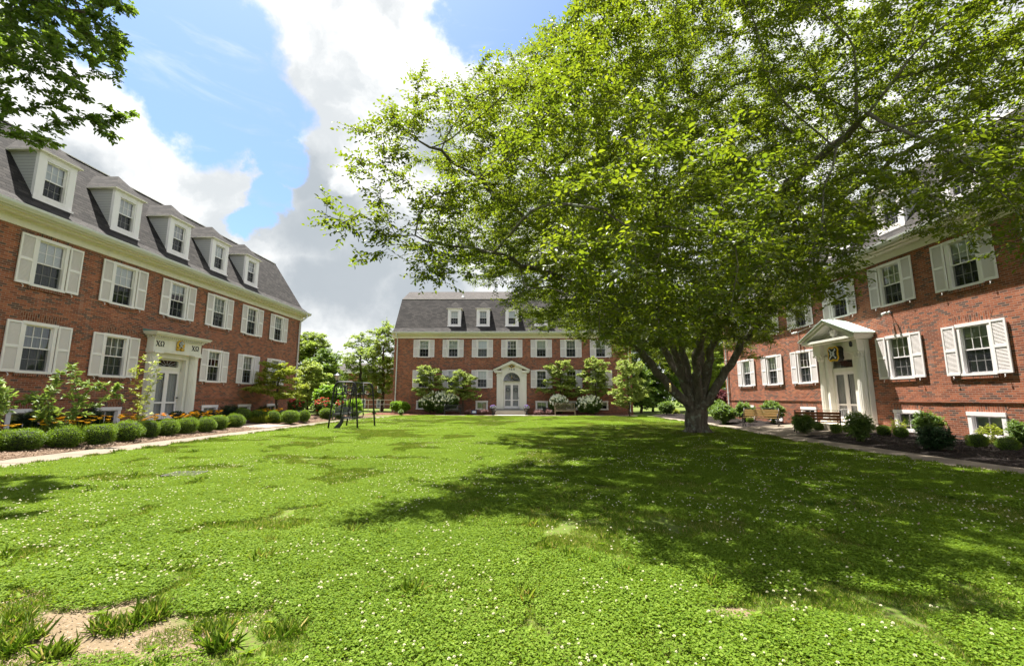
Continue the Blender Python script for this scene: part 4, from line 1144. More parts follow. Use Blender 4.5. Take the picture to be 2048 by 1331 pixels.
OL += [[-9.4, 8.8, 12.6, .6], [-10.2, 9.6, 12.8, .7], [-10.9, 10.4, 12.2, .6], [-11.5, 11.2, 11.2, .6]]
ol = [[a - O0[0], b - O0[1], c, d] for a, b, c, d in OL] + [[0, 0, 11, 3.0], [1.5, 2.0, 12, 2.5], [3.5, 2.5, 11.5, 2.0]]
olimb = [([(0, 0, -.1), (0, 0, 3), (.2, .2, 6.5), (.4, .3, 9)], -1),
         ([(.2, .2, 6.5), (2.4, 1.8, 7.6), (4.8, 3.2, 8.3), (6.4, 3.9, 8.5)], lambda pos: int(np.argmin([np.linalg.norm(q - np.array((.2, .2, 6.5))) for q in pos]))),
         ([(.4, .3, 9), (3, 2.5, 10.4), (5.6, 4.6, 10.9), (6.8, 5.4, 11.1)], lambda pos: int(np.argmin([np.linalg.norm(q - np.array((.4, .3, 9))) for q in pos]))),
         ([(2.4, 1.8, 7.6), (4.6, 2.9, 7.2), (6.6, 3.4, 6.9), (8.0, 3.6, 6.5)], lambda pos: int(np.argmin([np.linalg.norm(q - np.array((2.4, 1.8, 7.6))) for q in pos])))]
make_tree('oak_tree', tuple(O0), ol, olimb, (M['bark2'], M['leaf_oak']), 'dark leaved oak whose bough hangs into the top left over the hall roof', 'tree', None,
          natt=5200, step=.22, kill=.26, infl=1.2, iters=80, tip=.004, e=2.05, thr=.015, per=5, nleaf=9, slen=.22, L=.105, Wr=.55, droop=.1, flat=.6, seed=11, base_r=.34)

# ---- clipped boxwood balls
def ball_foliage(n, r, rx, rz, zc, L, W, shell=.72, flatb=-.85, lump=.045):
    d = unit(r.normal(size=(n, 3)))
    d[:, 2] = np.maximum(d[:, 2], flatb)
    ph = r.uniform(0, 6.28, 6)
    lp = 1 + lump * (np.sin(d[:, 0] * 5 + ph[0]) + np.sin(d[:, 1] * 6 + ph[1]) + np.sin(d[:, 2] * 5 + ph[2]) + .8 * np.sin(d[:, 0] * 11 + ph[3]) * np.sin(d[:, 1] * 10 + ph[4]))
    # superellipse: flat topped like clipped shrubs
    q = np.abs(d) ** 2.6; k = (q.sum(1)) ** (-1 / 2.6)
    rr = r.uniform(shell ** 3, 1, n) ** (1 / 3)
    P = d * (k * rr * lp)[:, None] * np.array([rx, rx, rz]) + np.array([0, 0, zc])
    D = d + r.normal(size=(n, 3)) * .55 + np.array([0, 0, .35]); N = rnd_dir(n, r) + d * .5 + np.array([0, 0, .4])
    Ls = L * r.uniform(.7, 1.3, n)
    V, Q = leaf_geo(P, D, N, Ls, Ls * W, .15, .05)
    return V, Q, np.repeat(np.clip(r.normal(.5, .25, n), 0, 1), 6)
box_meshes = []
for k in range(4):
    V, Q, var = ball_foliage(9000, np.random.default_rng(30 + k), .5, .5, .5, .036, .55, lump=.03 + .012 * k)
    box_meshes.append(big_mesh('foliage', V, Q, M['leaf_box'], var))
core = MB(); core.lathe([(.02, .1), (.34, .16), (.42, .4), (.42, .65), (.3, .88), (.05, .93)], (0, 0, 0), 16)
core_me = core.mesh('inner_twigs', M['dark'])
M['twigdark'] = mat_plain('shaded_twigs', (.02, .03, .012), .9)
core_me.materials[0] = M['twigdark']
stem = MB()
for k in range(4):
    a = k * 1.6; stem.tube([(.03 * math.cos(a), .03 * math.sin(a), -.08), (.1 * math.cos(a), .1 * math.sin(a), .2)], .018, 5)
stem_me = stem.mesh('stem', M['bark2'])
def boxwood(x, y, w, h, z, label, group, k=0, nm='boxwood_shrub', cat='boxwood'):
    o = empty(nm, (x, y, z), random.uniform(0, 6.28)); tag(o, label, cat, group)
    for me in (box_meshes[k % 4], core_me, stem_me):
        link(me.name.split('.')[0], me, o)
    o.scale = (w * random.uniform(.84, .95), w * random.uniform(.82, .93), h / .98)
    return o
ORD = ['nearest', 'second', 'third', 'fourth', 'fifth', 'sixth', 'seventh', 'eighth', 'ninth', 'farthest']
ROW1 = [(-13.29, 12.17, 1.12, .60), (-12.88, 13.0, .98, .62), (-12.80, 13.95, .92, .63), (-12.83, 14.95, 1.0, .66), (-13.05, 16.1, .78, .62), (-13.0, 16.95, .84, .63), (-12.95, 17.85, .82, .66), (-12.8, 18.75, .80, .62), (-13.02, 19.8, .92, .67), (-13.2, 21.3, .94, .68)]
for i, (x, y, w, h) in enumerate(ROW1):
    boxwood(x, y, w, h, .04, f'clipped boxwood mound, {ORD[i]} from the camera in the left row beside the path', 'clipped boxwoods beside the left path', i)
ROW2 = [(-14.7, 24.3, 1.05, .68, .22, 'dark clipped boxwood at the left end of the short row past the paved entry'), (-14.1, 24.9, .78, .63, .2, 'small clipped boxwood second in the short row past the paved entry'),
        (-13.35, 25.0, .86, .62, .14, 'clipped boxwood with yellow lilies just behind, third in the short row past the paved entry'), (-12.4, 25.0, .98, .70, .09, 'big clipped boxwood nearest the path in the short row past the paved entry'),
        (-12.2, 26.3, .74, .66, .1, 'clipped boxwood half hidden behind the biggest one past the paved entry'),
        (-12.6, 30.4, 1.02, .74, .06, 'wide clipped boxwood left behind the iron swing'), (-12.1, 31.1, .62, .76, .06, 'narrow clipped boxwood behind the left posts of the iron swing'), (-10.97, 31.2, .56, .72, .05, 'small clipped boxwood seen through the right arch of the iron swing')]
for i, (x, y, w, h, z, l) in enumerate(ROW2): boxwood(x, y, w, h, z, l, 'clipped boxwoods past the left entry', i + 1)
RB = [(13.0, 24.4, .40, .30, .22, 'tiny round boxwood under the left end of the far wooden bench'), (13.6, 19.9, .48, .36, .12, 'round boxwood showing below the slats of the near wooden bench'), (13.3, 18.4, .44, .38, .12, 'yellow tinged boxwood ball right of the near wooden bench'),
      (13.9, 18.5, .46, .32, .12, 'low boxwood ball tucked left of the leafy shrub by the right doorway'), (14.1, 17.0, .46, .38, .14, 'boxwood ball right of the leafy shrub by the right doorway'), (14.05, 16.2, .50, .36, .14, 'boxwood ball in front of the pale shrub under the basement window'),
      (13.6, 13.15, .50, .38, .12, 'boxwood ball just left of the nearest basement window'), (13.55, 12.3, .52, .38, .1, 'boxwood ball in dark mulch at the right edge of the photo')]
for i, (x, y, w, h, z, l) in enumerate(RB): boxwood(x, y, w, h, z, l, 'round boxwoods in the right mulch bed', i)

# ---- loose shrubs built as leaf clumps on stems
def shrub(name, x, y, z, w, h, mat, label, cat='shrub', group=None, L=.07, Wr=.5, natt=160, seed=1, d=None, flat=.7, per=8, nleaf=7, slen=.16, thr=.012, hollow=.35, zlo=.12, tip=.0028, kill=None, twigs=None, droop=.15, lobes=None, minstep=.1, flowers=None, hide_stem=False):
    r = np.random.default_rng(seed)
    d = d or w
    if lobes is None:
        lobes = [[0, 0, h * .52, w * .42, d * .42, h * .44]]
        for k in range(5):
            a = r.uniform(0, 6.28); q = r.uniform(.12, .28)
            lobes.append([w * q * math.cos(a), d * q * math.sin(a), h * r.uniform(.35, .72), w * .22, d * .22, h * .24])
    limbs = [([(0, 0, -.05), (0, 0, h * .12)], -1)]
    for k in range(4):
        a = k * 1.57 + r.uniform(-.4, .4)
        limbs.append(([(0, 0, h * .08), (w * .12 * math.cos(a), d * .12 * math.sin(a), h * .3), (w * .22 * math.cos(a), d * .22 * math.sin(a), h * .5)], 0))
    natt = int(natt * 1.7); st = max(minstep * .8, h * .05)
    root, pos, par, rad = make_tree(name, (x, y, z), lobes, limbs, (twigs or M['bark2'], mat), label, cat, group, natt=natt, step=st, kill=kill or st * 1.4, infl=st * 6, iters=50, tip=tip, e=2.1,
              thr=thr, per=per, nleaf=nleaf, slen=slen, L=L, Wr=Wr, droop=droop, flat=flat, seed=seed, parts=('stems', 'foliage'), hollow=hollow)
    if flowers:
        fm, nf, fr, fh, ftop = flowers
        idx = np.argsort(-(pos[:, 2] / h + np.linalg.norm(pos[:, :2], axis=1) / w * .6 - pos[:, 1] / d * 1.1 + r.uniform(0, .5, len(pos))))[:nf]
        m = MB()
        for i in idx:
            p = pos[i] + np.array([0, 0, slen * .5]) + r.normal(size=3) * .05
            if fh > 0:
                tl = r.uniform(-.4, .4, 2) * fh
                m.tube([tuple(p), tuple(p + np.array([tl[0] * .5, tl[1] * .5, fh * .45])), tuple(p + np.array([tl[0], tl[1], fh]))], [fr * .75, fr, fr * .2], 7)
            else:
                m.lathe([(0, -fr * .5), (fr * .8, -fr * .2), (fr, fr * .15), (fr * .5, fr * .5), (0, fr * .55)], tuple(p), 7)
        o = m.build('blossoms', fm, root, smooth=True); tag(o, kind='stuff')
    return root
def mat_flower(name, a, b, sc_=60):
    t = NT(name); o = t.obj(); n = t.noise(o, sc_, 3, .7)
    return t.done(t.bsdf(t.mix(n, a, b), .8, n, .4, .01, .2))
M['hyd'] = mat_flower('creamy_blossom', (.74, .76, .55), (.92, .91, .82), 30)
M['lily'] = mat_flower('orange_petal', (.88, .36, .01), (.95, .62, .04), 20)
M['rose'] = mat_flower('red_petal', (.55, .01, .03), (.80, .06, .08), 20)
M['petunia'] = mat_flower('violet_petal', (.28, .16, .55), (.55, .38, .80), 30)
G3 = 'leafy shrubs in the right mulch bed'
shrub('leafy_shrub', 13.2, 38.0, .1, 1.6, 1.25, M['leaf_bush'], 'round pale green shrub left of the big trunk beside the far path', group='shrubs beyond the big trunk', seed=21, natt=260, L=.08)
shrub('leafy_shrub', 14.4, 39.2, .1, .7, .5, M['leaf_yel'], 'small yellowish shrub between the round shrub and the big trunk', group='shrubs beyond the big trunk', seed=22, natt=70)
shrub('leafy_shrub', 13.9, 30.0, .15, 1.3, 1.35, M['leaf_bush'], 'tall pale shrub directly behind the right side of the big trunk', group='shrubs beyond the big trunk', seed=23, natt=200, L=.08)
shrub('leafy_shrub', 12.4, 26.1, .08, 1.6, 1.12, M['leaf_bush'], 'broad bright shrub between the big trunk and the far wooden bench', group='shrubs beyond the big trunk', seed=24, natt=260, L=.08)
shrub('leafy_shrub', 13.9, 26.6, .2, 1.3, 1.15, M['leaf_bush'], 'shrub behind the left half of the far wooden bench', group='shrubs beyond the big trunk', seed=25, natt=200)
shrub('leafy_shrub', 14.4, 24.6, .25, 1.4, 1.2, M['leaf_bush'], 'shrub against the brick behind the right half of the far wooden bench', group='shrubs beyond the big trunk', seed=26, natt=220)
shrub('leafy_shrub', 12.3, 18.9, .06, 1.0, .88, M['leaf_bush'], 'dark shaded shrub hiding the left part of the near wooden bench', group=G3, seed=27, natt=200, L=.06)
shrub('leafy_shrub', 12.1, 15.6, .08, .88, 1.0, M['leaf_bush'], 'glossy upright shrub in front of the right white doorway', group=G3, seed=28, natt=220, L=.06)
shrub('leafy_shrub', 14.45, 15.55, .14, .98, 1.02, M['leaf_bush'], 'shrub touching the right side of the first basement window past the door', group=G3, seed=29, natt=200, L=.06)
shrub('leafy_shrub', 12.1, 12.85, .06, .98, .68, M['leaf_dark'], 'dark rounded shrub in front of the glossy one between the two basement windows', group=G3, seed=31, natt=220, L=.06)
shrub('leafy_shrub', 14.7, 12.9, .14, .78, .80, M['leaf_bush'], 'shrub cut off by the right edge of the photo', group=G3, seed=32, natt=160, L=.06)
shrub('hydrangea', 14.35, 16.6, .16, .60, .72, M['leaf_yel'], 'thin pale hydrangea in front of the basement window nearest the door', 'hydrangea', 'thin pale hydrangeas against the right wall', seed=33, natt=40, L=.06, per=3)
shrub('hydrangea', 14.35, 13.5, .16, .70, .66, M['leaf_yel'], 'thin pale hydrangea in front of the nearest basement window', 'hydrangea', 'thin pale hydrangeas against the right wall', seed=34, natt=45, L=.06, per=3)

# centre bed
shrub('leafy_shrub', -10.3, 41.0, .1, 2.1, 1.15, M['leaf_lime'], 'bright green shrub at the far left corner of the far hall', group='shrubs along the far hall', seed=41, natt=260, L=.11, d=1.2)
shrub('leafy_shrub', -9.8, 39.5, .04, .5, .48, M['leaf_bush'], 'little shrub alone in brown mulch before the bright corner shrub', group='shrubs along the far hall', seed=42, natt=50)
shrub('leafy_shrub', -12.4, 40.2, .04, .6, .42, M['leaf_bush'], 'little shrub in mulch seen through the right arch of the swing', group='shrubs along the far hall', seed=43, natt=50)
shrub('hydrangea', -6.74, 40.9, .05, 4.4, 2.0, M['leaf_bush'], 'wide white flowering hydrangea left of the far doorway', 'hydrangea', 'white hydrangeas along the far hall', seed=44, natt=1000, L=.13, d=1.8, flowers=(M['hyd'], 230, .075, .24, 0), per=5)
shrub('hydrangea', 4.3, 40.9, .05, 2.2, 1.75, M['leaf_bush'], 'white flowering hydrangea behind the wooden bench of the far hall', 'hydrangea', 'white hydrangeas along the far hall', seed=45, natt=560, L=.13, d=1.4, flowers=(M['hyd'], 110, .085, .24, 0), per=4)
shrub('hydrangea', 7.1, 40.7, .02, 2.8, 1.75, M['leaf_bush'], 'white flowering hydrangea right of the wooden bench of the far hall', 'hydrangea', 'white hydrangeas along the far hall', seed=46, natt=700, L=.13, d=1.5, flowers=(M['hyd'], 150, .085, .22, 0), per=4)
for x, w, h, l, s in ((-3.82, .7, .46, 'purple leaved shrub left of the small blue sign', 47), (-2.55, 1.1, .52, 'purple leaved shrub between the blue sign and the left urn', 48), (2.35, 1.05, .5, 'purple leaved shrub just right of the right urn', 49), (3.3, .8, .55, 'purple leaved shrub left of the wooden bench', 50)):
    shrub('barberry_shrub', x, 39.9, .04, w, h, M['leaf_purple'], l, 'barberry', 'purple shrubs beside the far doorway', seed=s, natt=90, L=.06)
def tiered(name, x, y, z, w, h, mat, label, group, seed, n=11, th=.55, L=.115, natt=560, cat='dogwood', zlo=.35, per=5, dd=.7):
    r = np.random.default_rng(seed); lobes = []
    for k in range(n):                           # flat layered boughs
        t = (k + .5) / n; a = k * 2.4 + seed
        rr = w * .5 * (1 - .55 * t) * r.uniform(.45, .85)
        lobes.append([rr * math.cos(a), rr * dd * math.sin(a), h * (zlo + (.97 - zlo) * t), w * .27 * (1 - .3 * t), w * .24, h * .085])
    limbs = [([(0, 0, -.1), (.03, 0, h * .2), (-.02, .02, h * .45), (.05, 0, h * .8)], -1)]
    return make_tree(name, (x, y, z), lobes, limbs, (M['bark2'], mat), label, cat, group, natt=natt, step=.15, kill=.2, infl=1.2, iters=50, tip=.004, e=2.1, thr=.013, per=per, nleaf=6, slen=.2, L=L, Wr=.5, droop=.15, flat=.3, seed=seed, base_r=.07)
GD = 'layered dogwoods in front of the far hall'
tiered('dogwood_tree', -7.6, 41.0, .05, 3.6, 4.5, M['leaf_dog'], 'layered pale green dogwood above the left hydrangea, farther from the doorway', GD, 61, zlo=.36, dd=.4)
tiered('dogwood_tree', -4.5, 40.9, .05, 3.6, 3.95, M['leaf_dog'], 'layered pale green dogwood between the left hydrangea and the far doorway', GD, 62, zlo=.38, dd=.4)
tiered('dogwood_tree', 4.5, 41.0, .05, 4.0, 4.9, M['leaf_dog'], 'layered dogwood behind the wooden bench right of the far doorway', GD, 63, zlo=.36, dd=.4)
tiered('dogwood_tree', 7.7, 40.6, .05, 3.6, 5.2, M['leaf_dog'], 'tall dogwood second to the right of the far doorway', GD, 64, n=12, natt=560, dd=.5)
tiered('dogwood_tree', 9.9, 37.6, .0, 3.7, 4.8, M['leaf_dog'], 'dense rounded dogwood at the right corner of the far hall beside the path', GD, 65, n=14, natt=700, zlo=.22)

# left side plants
shrub('rhododendron', -12.9, 10.9, .04, 1.5, 2.2, M['leaf_rhodo'], 'open leafy rhododendron cut by the left edge of the photo', 'rhododendron', 'rhododendrons under the left hall windows', seed=71, natt=55, L=.14, Wr=.3, per=2, nleaf=9, slen=.10, hollow=.2, flat=.9, droop=.0, twigs=M['bark2'])
rl = [[-.9, .1, 1.3, .45, .5, .5], [-.5, .1, .9, .5, .5, .4], [-.2, .1, 1.9, .35, .4, .3], [.3, .1, 1.8, .35, .4, .22], [.15, .2, 2.35, .25, .3, .25], [1.1, .2, 1.75, .4, .4, .18], [1.5, .2, 1.5, .25, .3, .35], [.8, .1, 1.05, .5, .3, .15], [.1, .1, 1.4, .3, .3, .2]]
shrub('rhododendron', -13.6, 13.4, .06, 2.4, 2.7, M['leaf_rhodo'], 'straggly rhododendron with long bare branches between the two lower left windows', 'rhododendron', 'rhododendrons under the left hall windows', seed=72, natt=62, L=.15, Wr=.3, per=2, nleaf=9, slen=.10, lobes=rl, flat=.9, droop=.0, twigs=M['bark'])
sl = [[.1, 0, 2.9, .35, .35, .12], [-.3, 0, 2.4, .35, .35, .1], [.35, .1, 2.2, .3, .3, .1], [-.2, 0, 1.6, .3, .3, .1], [.3, 0, 1.3, .35, .3, .1], [.0, .2, .8, .35, .35, .12], [.45, 0, 1.75, .2, .2, .1], [-.35, 0, 1.0, .25, .25, .1]]
shrub('young_magnolia', -13.6, 16.3, .08, 1.0, 3.2, M['leaf_yel'], 'spindly yellow green sapling in front of the left white column', 'sapling', None, seed=73, natt=75, L=.10, Wr=.38, per=2, nleaf=6, slen=.12, lobes=sl, twigs=M['bark'])
for x, y, w, h, l, s in ((-15.3, 14.6, 1.3, 1.05, 'dark yew shrub against the wall left of the doorway, the wider one', 75), (-15.4, 16.3, .95, 1.05, 'small dark yew shrub next to the left white column', 76), (-15.2, 11.8, 1.3, .95, 'dark yew shrub in front of the basement window at far left', 77), (-15.3, 24.3, 1.3, 1.0, 'dark yew shrub under the first windows past the left doorway', 78), (-15.3, 27.4, 1.0, .9, 'dark yew shrub under the lower windows near the far end of the left hall', 79)):
    shrub('yew_shrub', x, y, .15, w, h, M['leaf_dark'], l, 'yew', 'dark yews along the left wall', seed=s, natt=240, L=.055, Wr=.3, per=6, nleaf=8)
tiered('dogwood_tree', -14.5, 27.4, .12, 3.9, 3.6, M['leaf_yel'], 'yellow green layered dogwood at the far corner of the left hall', None, 81, n=11, natt=480, zlo=.38, L=.11)
tiered('magnolia_tree', -16.6, 36.0, .1, 4.2, 4.3, M['leaf_dog'], 'yellow green magnolia beyond the corner of the left hall', None, 82, n=12, natt=600, zlo=.2, L=.16, cat='magnolia')
shrub('leafy_shrub', -14.0, 34.0, .1, 2.9, 2.6, M['leaf_lime'], 'big bright lime green bush below the lantern post', group=None, seed=83, natt=420, L=.16, per=4)
shrub('ornamental_grass', -11.9, 33.4, .1, 1.5, 1.3, M['leaf_lime'], 'clump of upright bright green grass behind the iron swing', 'grass clump', None, seed=84, natt=160, L=.30, Wr=.12, per=4, slen=.1, flat=2.5, droop=-.4)
for x, y, w, h, l, s, nf in ((-14.6, 30.2, 1.4, 1.35, 'red rose bush beside the grey garden wall at the hall corner', 85, 30), (-13.4, 31.6, 1.6, 1.45, 'largest red rose bush left of the iron swing', 86, 60), (-12.3, 32.0, 1.1, 1.3, 'red rose bush seen through the left arch of the iron swing', 87, 24)):
    shrub('rose_bush', x, y, .1, w, h, M['leaf_bush'], l, 'rose bush', 'red rose bushes near the iron swing', seed=s, natt=150, L=.07, flowers=(M['rose'], nf, .07, 0, 0))
shrub('maple_shrub', 17.6, 37.2, .1, 2.6, 2.3, M['leaf_red'], 'dark red japanese maple beyond the far corner of the right hall', 'japanese maple', None, seed=88, natt=300, L=.12)

# daylilies: mass planting
def daylilies():
    r = np.random.default_rng(90); n = 520
    y = np.concatenate([r.uniform(11.2, 21.6, int(n * .8)), r.uniform(24.6, 26.6, int(n * .2))]); x = np.where(y < 22, -13.95 + (y - 12) * .02 + r.normal(0, .22, n), -13.9 + r.normal(0, .3, n))
    k = 14
    P = np.stack([np.repeat(x, k), np.repeat(y, k), np.full(n * k, .08)], 1) + r.normal(size=(n * k, 3)) * [.04, .04, 0]
    D = r.normal(size=(n * k, 3)); D[:, 2] = np.abs(D[:, 2]) * .5 + 1.6
    V, Q = leaf_geo(P, D, rnd_dir(n * k, r), r.uniform(.35, .62, n * k), np.full(n * k, .022), .1, .25)
    o = link('daylily_leaves', big_mesh('daylily_leaves', V, Q, M['leaf_yel'], np.repeat(r.uniform(0, .6, n * k), 6)))
    m = MB()
    for i in range(190):
        j = r.integers(n); px, py, pz = x[j] + r.normal(0, .08), y[j] + r.normal(0, .08), .70 + r.uniform(-.08, .16)
        if abs(py - 20.8) < .8 and px < -14.6: continue
        m.tube([(px, py, .1), (px + .01, py, pz)], .004, 3, 1, False)
        a0 = r.uniform(0, 6.28)
        for q in range(6):                      # six petals
            a = a0 + q * 1.047; c, s = math.cos(a), math.sin(a)
            m.add([(px, py, pz), (px + c * .042 - s * .026, py + s * .042 + c * .026, pz + .045), (px + c * .09, py + s * .09, pz + .045), (px + c * .042 + s * .026, py + s * .042 - c * .026, pz + .045)], [(0, 1, 2, 3)], 0)
    f = m.build('daylily_flowers', [M['lily'], M['leaf_yel']])
    root = empty('daylilies', (0, 0, 0)); tag(root, 'band of orange daylilies behind the clipped boxwoods on the left', 'daylilies', None, 'stuff')
    o.parent = root; f.parent = root; o.name = 'leaves'; f.name = 'flowers'
    tag(o, kind='stuff'); tag(f, kind='stuff')
daylilies()

# far trees
def far_tree(name, x, y, w, h, z0, mat, label, group, seed, natt=500, L=.28, n=12, per=3, top=.95, tr=.16, cat='tree', pert=.5, nleaf=6, slen=.5, d=None):
    r = np.random.default_rng(seed); lobes = []
    for k in range(n):
        t = (k + .5) / n; a = k * 2.4 + seed; prof = math.sin(math.pi * min(1, (t * .85 + .12))) ** .8
        rr = w * .5 * prof * r.uniform(.3, .75)
        lobes.append([rr * math.cos(a), rr * math.sin(a), z0 + (h * top - z0) * t, w * .2 * (.6 + .5 * prof), w * .2 * (.6 + .5 * prof), h * .085])
    limbs = [([(0, 0, -.2), (.1, 0, h * .3), (-.1, .1, h * .6), (.05, 0, h * .85)], -1)]
    return make_tree(name, (x, y, 0), lobes, limbs, (M['bark2'], mat), label, cat, group, natt=natt, step=.35, kill=.45, infl=2.4, iters=60, tip=.008, e=2.1, thr=.03, per=per, nleaf=nleaf, slen=slen, L=L, Wr=.55, droop=.2, flat=.5, seed=seed, base_r=tr)
GB = 'trees in the gap between the left and far halls'
far_tree('evergreen_tree', -23.0, 50, 7.5, 9.2, 1.0, M['leaf_far'], 'dense green tree rising just beyond the corner of the left hall', GB, 101, 2400, .24, 20, 6)
far_tree('evergreen_tree', -19.6, 46, 5.0, 6.6, .8, M['leaf_bush'], 'rounded dark green tree above the lantern post', GB, 102, 1800, .22, 18, 6)
far_tree('airy_tree', -17.9, 52, 6.2, 9.4, 2.2, M['leaf_far'], 'sparse topped tree standing before the distant brick building', GB, 103, 1000, .22, 14, 3, tr=.2)
far_tree('airy_tree', -14.6, 50, 5.2, 10.4, 2.0, M['leaf_far'], 'tall light green tree touching the left end of the far hall', GB, 104, 1100, .22, 16, 4, tr=.18)
GR = 'trees in the gap between the far and right halls'
far_tree('woodland_tree', 16.5, 52, 9, 14, 1.2, M['leaf_bush'], 'leafy tree closing the gap left of the big trunk', GR, 105, 2000, .30, 20, 4)
far_tree('woodland_tree', 23.5, 55, 10, 16, 1.0, M['leaf_far'], 'lighter tree seen between the big trunk and the right hall', GR, 106, 2200, .32, 20, 4)
far_tree('woodland_tree', 13.6, 47, 4.5, 5.5, .6, M['leaf_bush'], 'low dark tree just past the right corner of the far hall', GR, 107, 900, .24, 14, 5)
far_tree('woodland_tree', 20.0, 46, 5, 8.0, .8, M['leaf_far'], 'smaller tree behind the red maple', GR, 108, 900, .26, 14, 5)
def far_wood():
    r = np.random.default_rng(120); n = 9000
    a = np.concatenate([r.uniform(-40, -13, n // 2), r.uniform(12, 60, n - n // 2)])
    hmax = 5.5 + 2.0 * np.sin(a * .45) + 1.2 * np.sin(a * 1.3 + 1)
    P = np.stack([a, 82 + r.uniform(-3, 3, n), hmax * r.uniform(0, 1, n) ** .7], 1)
    V, Q = leaf_geo(P, rnd_dir(n, r), rnd_dir(n, r), r.uniform(.5, 1.0, n), r.uniform(.35, .7, n))
    o = link('distant_trees', big_mesh('distant_trees', V, Q, M['leaf_bush'], np.repeat(r.uniform(0, 1, n), 6)))
    tag(o, 'hazy belt of distant trees on the horizon beyond the halls', 'trees', None, 'stuff')
far_wood()

# ------------------------------------------------------------------ ground
def mat_ground():
    t = NT('turf_soil'); p = t.pos()
    c = t.ramp(t.noise(p, .35, 5, .6), [(.3, (.05, .10, .008)), (.55, (.075, .13, .012)), (.8, (.12, .15, .025))])
    c = t.mix(t.ramp(t.noise(p, 14, 4, .7), [(.35, (0, 0, 0)), (.7, (1, 1, 1))]), c, t.mix(1.0, c, (1.6, 1.5, 1.3), 'MULTIPLY'))
    c = t.mix(t.ramp(t.noise(p, 22, 5, .7), [(.42, (0, 0, 0)), (.6, (.85, .85, .85))]), c, (.10, .085, .035))
    # bare soil spots near the camera
    sep = t.node('ShaderNodeSeparateXYZ'); t.ln(p, sep.inputs[0])
    n = t.noise(p, 1.7, 5, .65)
    msk = None
    for cx, cy, rx, ry in BARE:
        dx = t.math('DIVIDE', t.math('SUBTRACT', sep.outputs[0], cx), rx); dy = t.math('DIVIDE', t.math('SUBTRACT', sep.outputs[1], cy), ry)
        dd = t.math('SUBTRACT', 1.25, t.math('SQRT', t.math('ADD', t.math('MULTIPLY', dx, dx), t.math('MULTIPLY', dy, dy))))
        msk = dd if msk is None else t.math('MAXIMUM', msk, dd)
    msk = t.math('ADD', msk, t.math('MULTIPLY', t.math('SUBTRACT', n, .5), 1.4))
    soil = t.mix(t.noise(p, 9, 6, .7), (.12, .085, .05), (.23, .175, .105))
    soil = t.mix(t.ramp(t.noise(p, 55, 3, .6), [(.6, (0, 0, 0)), (.7, (1, 1, 1))]), soil, (.32, .27, .19))
    c = t.mix(t.ramp(msk, [(.0, (0, 0, 0)), (.45, (1, 1, 1))]), c, soil)
    return t.done(t.bsdf(c, .95, t.noise(p, 30, 5, .7), .6, .03, .2))
BARE = [(-2.85, 3.08, .75, .33), (-2.3, 2.9, .55, .28), (-2.8, 3.5, .10, .08), (-3.7, 3.66, .22, .08), (-3.2, 2.75, .5, .12), (1.6, 3.38, .16, .08), (-5.2, 7.6, .3, .15)]
def mat_concrete(name, a, b, stain=(.25, .22, .18)):
    t = NT(name); p = t.pos()
    c = t.mix(t.noise(p, 1.1, 6, .65), a, b)
    c = t.mix(t.ramp(t.noise(p, .6, 5, .7, .5), [(.5, (0, 0, 0)), (.75, (.55, .55, .55))]), c, stain)
    c = t.mix(t.ramp(t.noise(p, 70, 3, .6), [(.3, (1, 1, 1)), (.5, (0, 0, 0))]), c, t.mix(1.0, c, (.72, .7, .68), 'MULTIPLY'))
    return t.done(t.bsdf(c, .9, t.noise(p, 45, 4, .7), .35, .01, .25))
def mat_mulch(name, a, b, c_):
    t = NT(name); p = t.pos()
    v = t.node('ShaderNodeTexVoronoi'); v.inputs['Scale'].default_value = 26; t.ln(p, v.inputs['Vector'])
    s = t.node('ShaderNodeSeparateColor'); t.ln(v.outputs['Color'], s.inputs[0])
    c = t.ramp(s.outputs[0], [(0, a), (.6, b), (1, c_)])
    c = t.mix(t.noise(p, 1.2, 5, .6), c, t.mix(1.0, c, (.55, .55, .55), 'MULTIPLY'))
    return t.done(t.bsdf(c, .95, t.math('ADD', v.outputs['Distance'], t.noise(p, 60, 3)), .9, .03, .15))
M['ground'] = mat_ground()
M['path'] = mat_concrete('path_concrete', (.17, .14, .105), (.24, .20, .155))
M['path_dk'] = mat_concrete('old_path_concrete', (.19, .155, .12), (.28, .235, .185))
M['pave'] = mat_concrete('entry_concrete', (.24, .185, .155), (.32, .25, .21))
M['mulch_br'] = mat_mulch('brown_mulch', (.09, .055, .035), (.17, .11, .075), (.32, .22, .15))
M['mulch_dk'] = mat_mulch('black_mulch', (.010, .008, .008), (.022, .017, .015), (.06, .045, .038))
M['mulch_rd'] = mat_mulch('red_mulch', (.10, .04, .028), (.18, .075, .05), (.27, .13, .09))

g = MB(); S = 260
g.quad((-S, -60, 0), (S, -60, 0), (S, 400, 0), (-S, 400, 0))
lawn = g.build('lawn', M['ground']); tag(lawn, kind='structure')

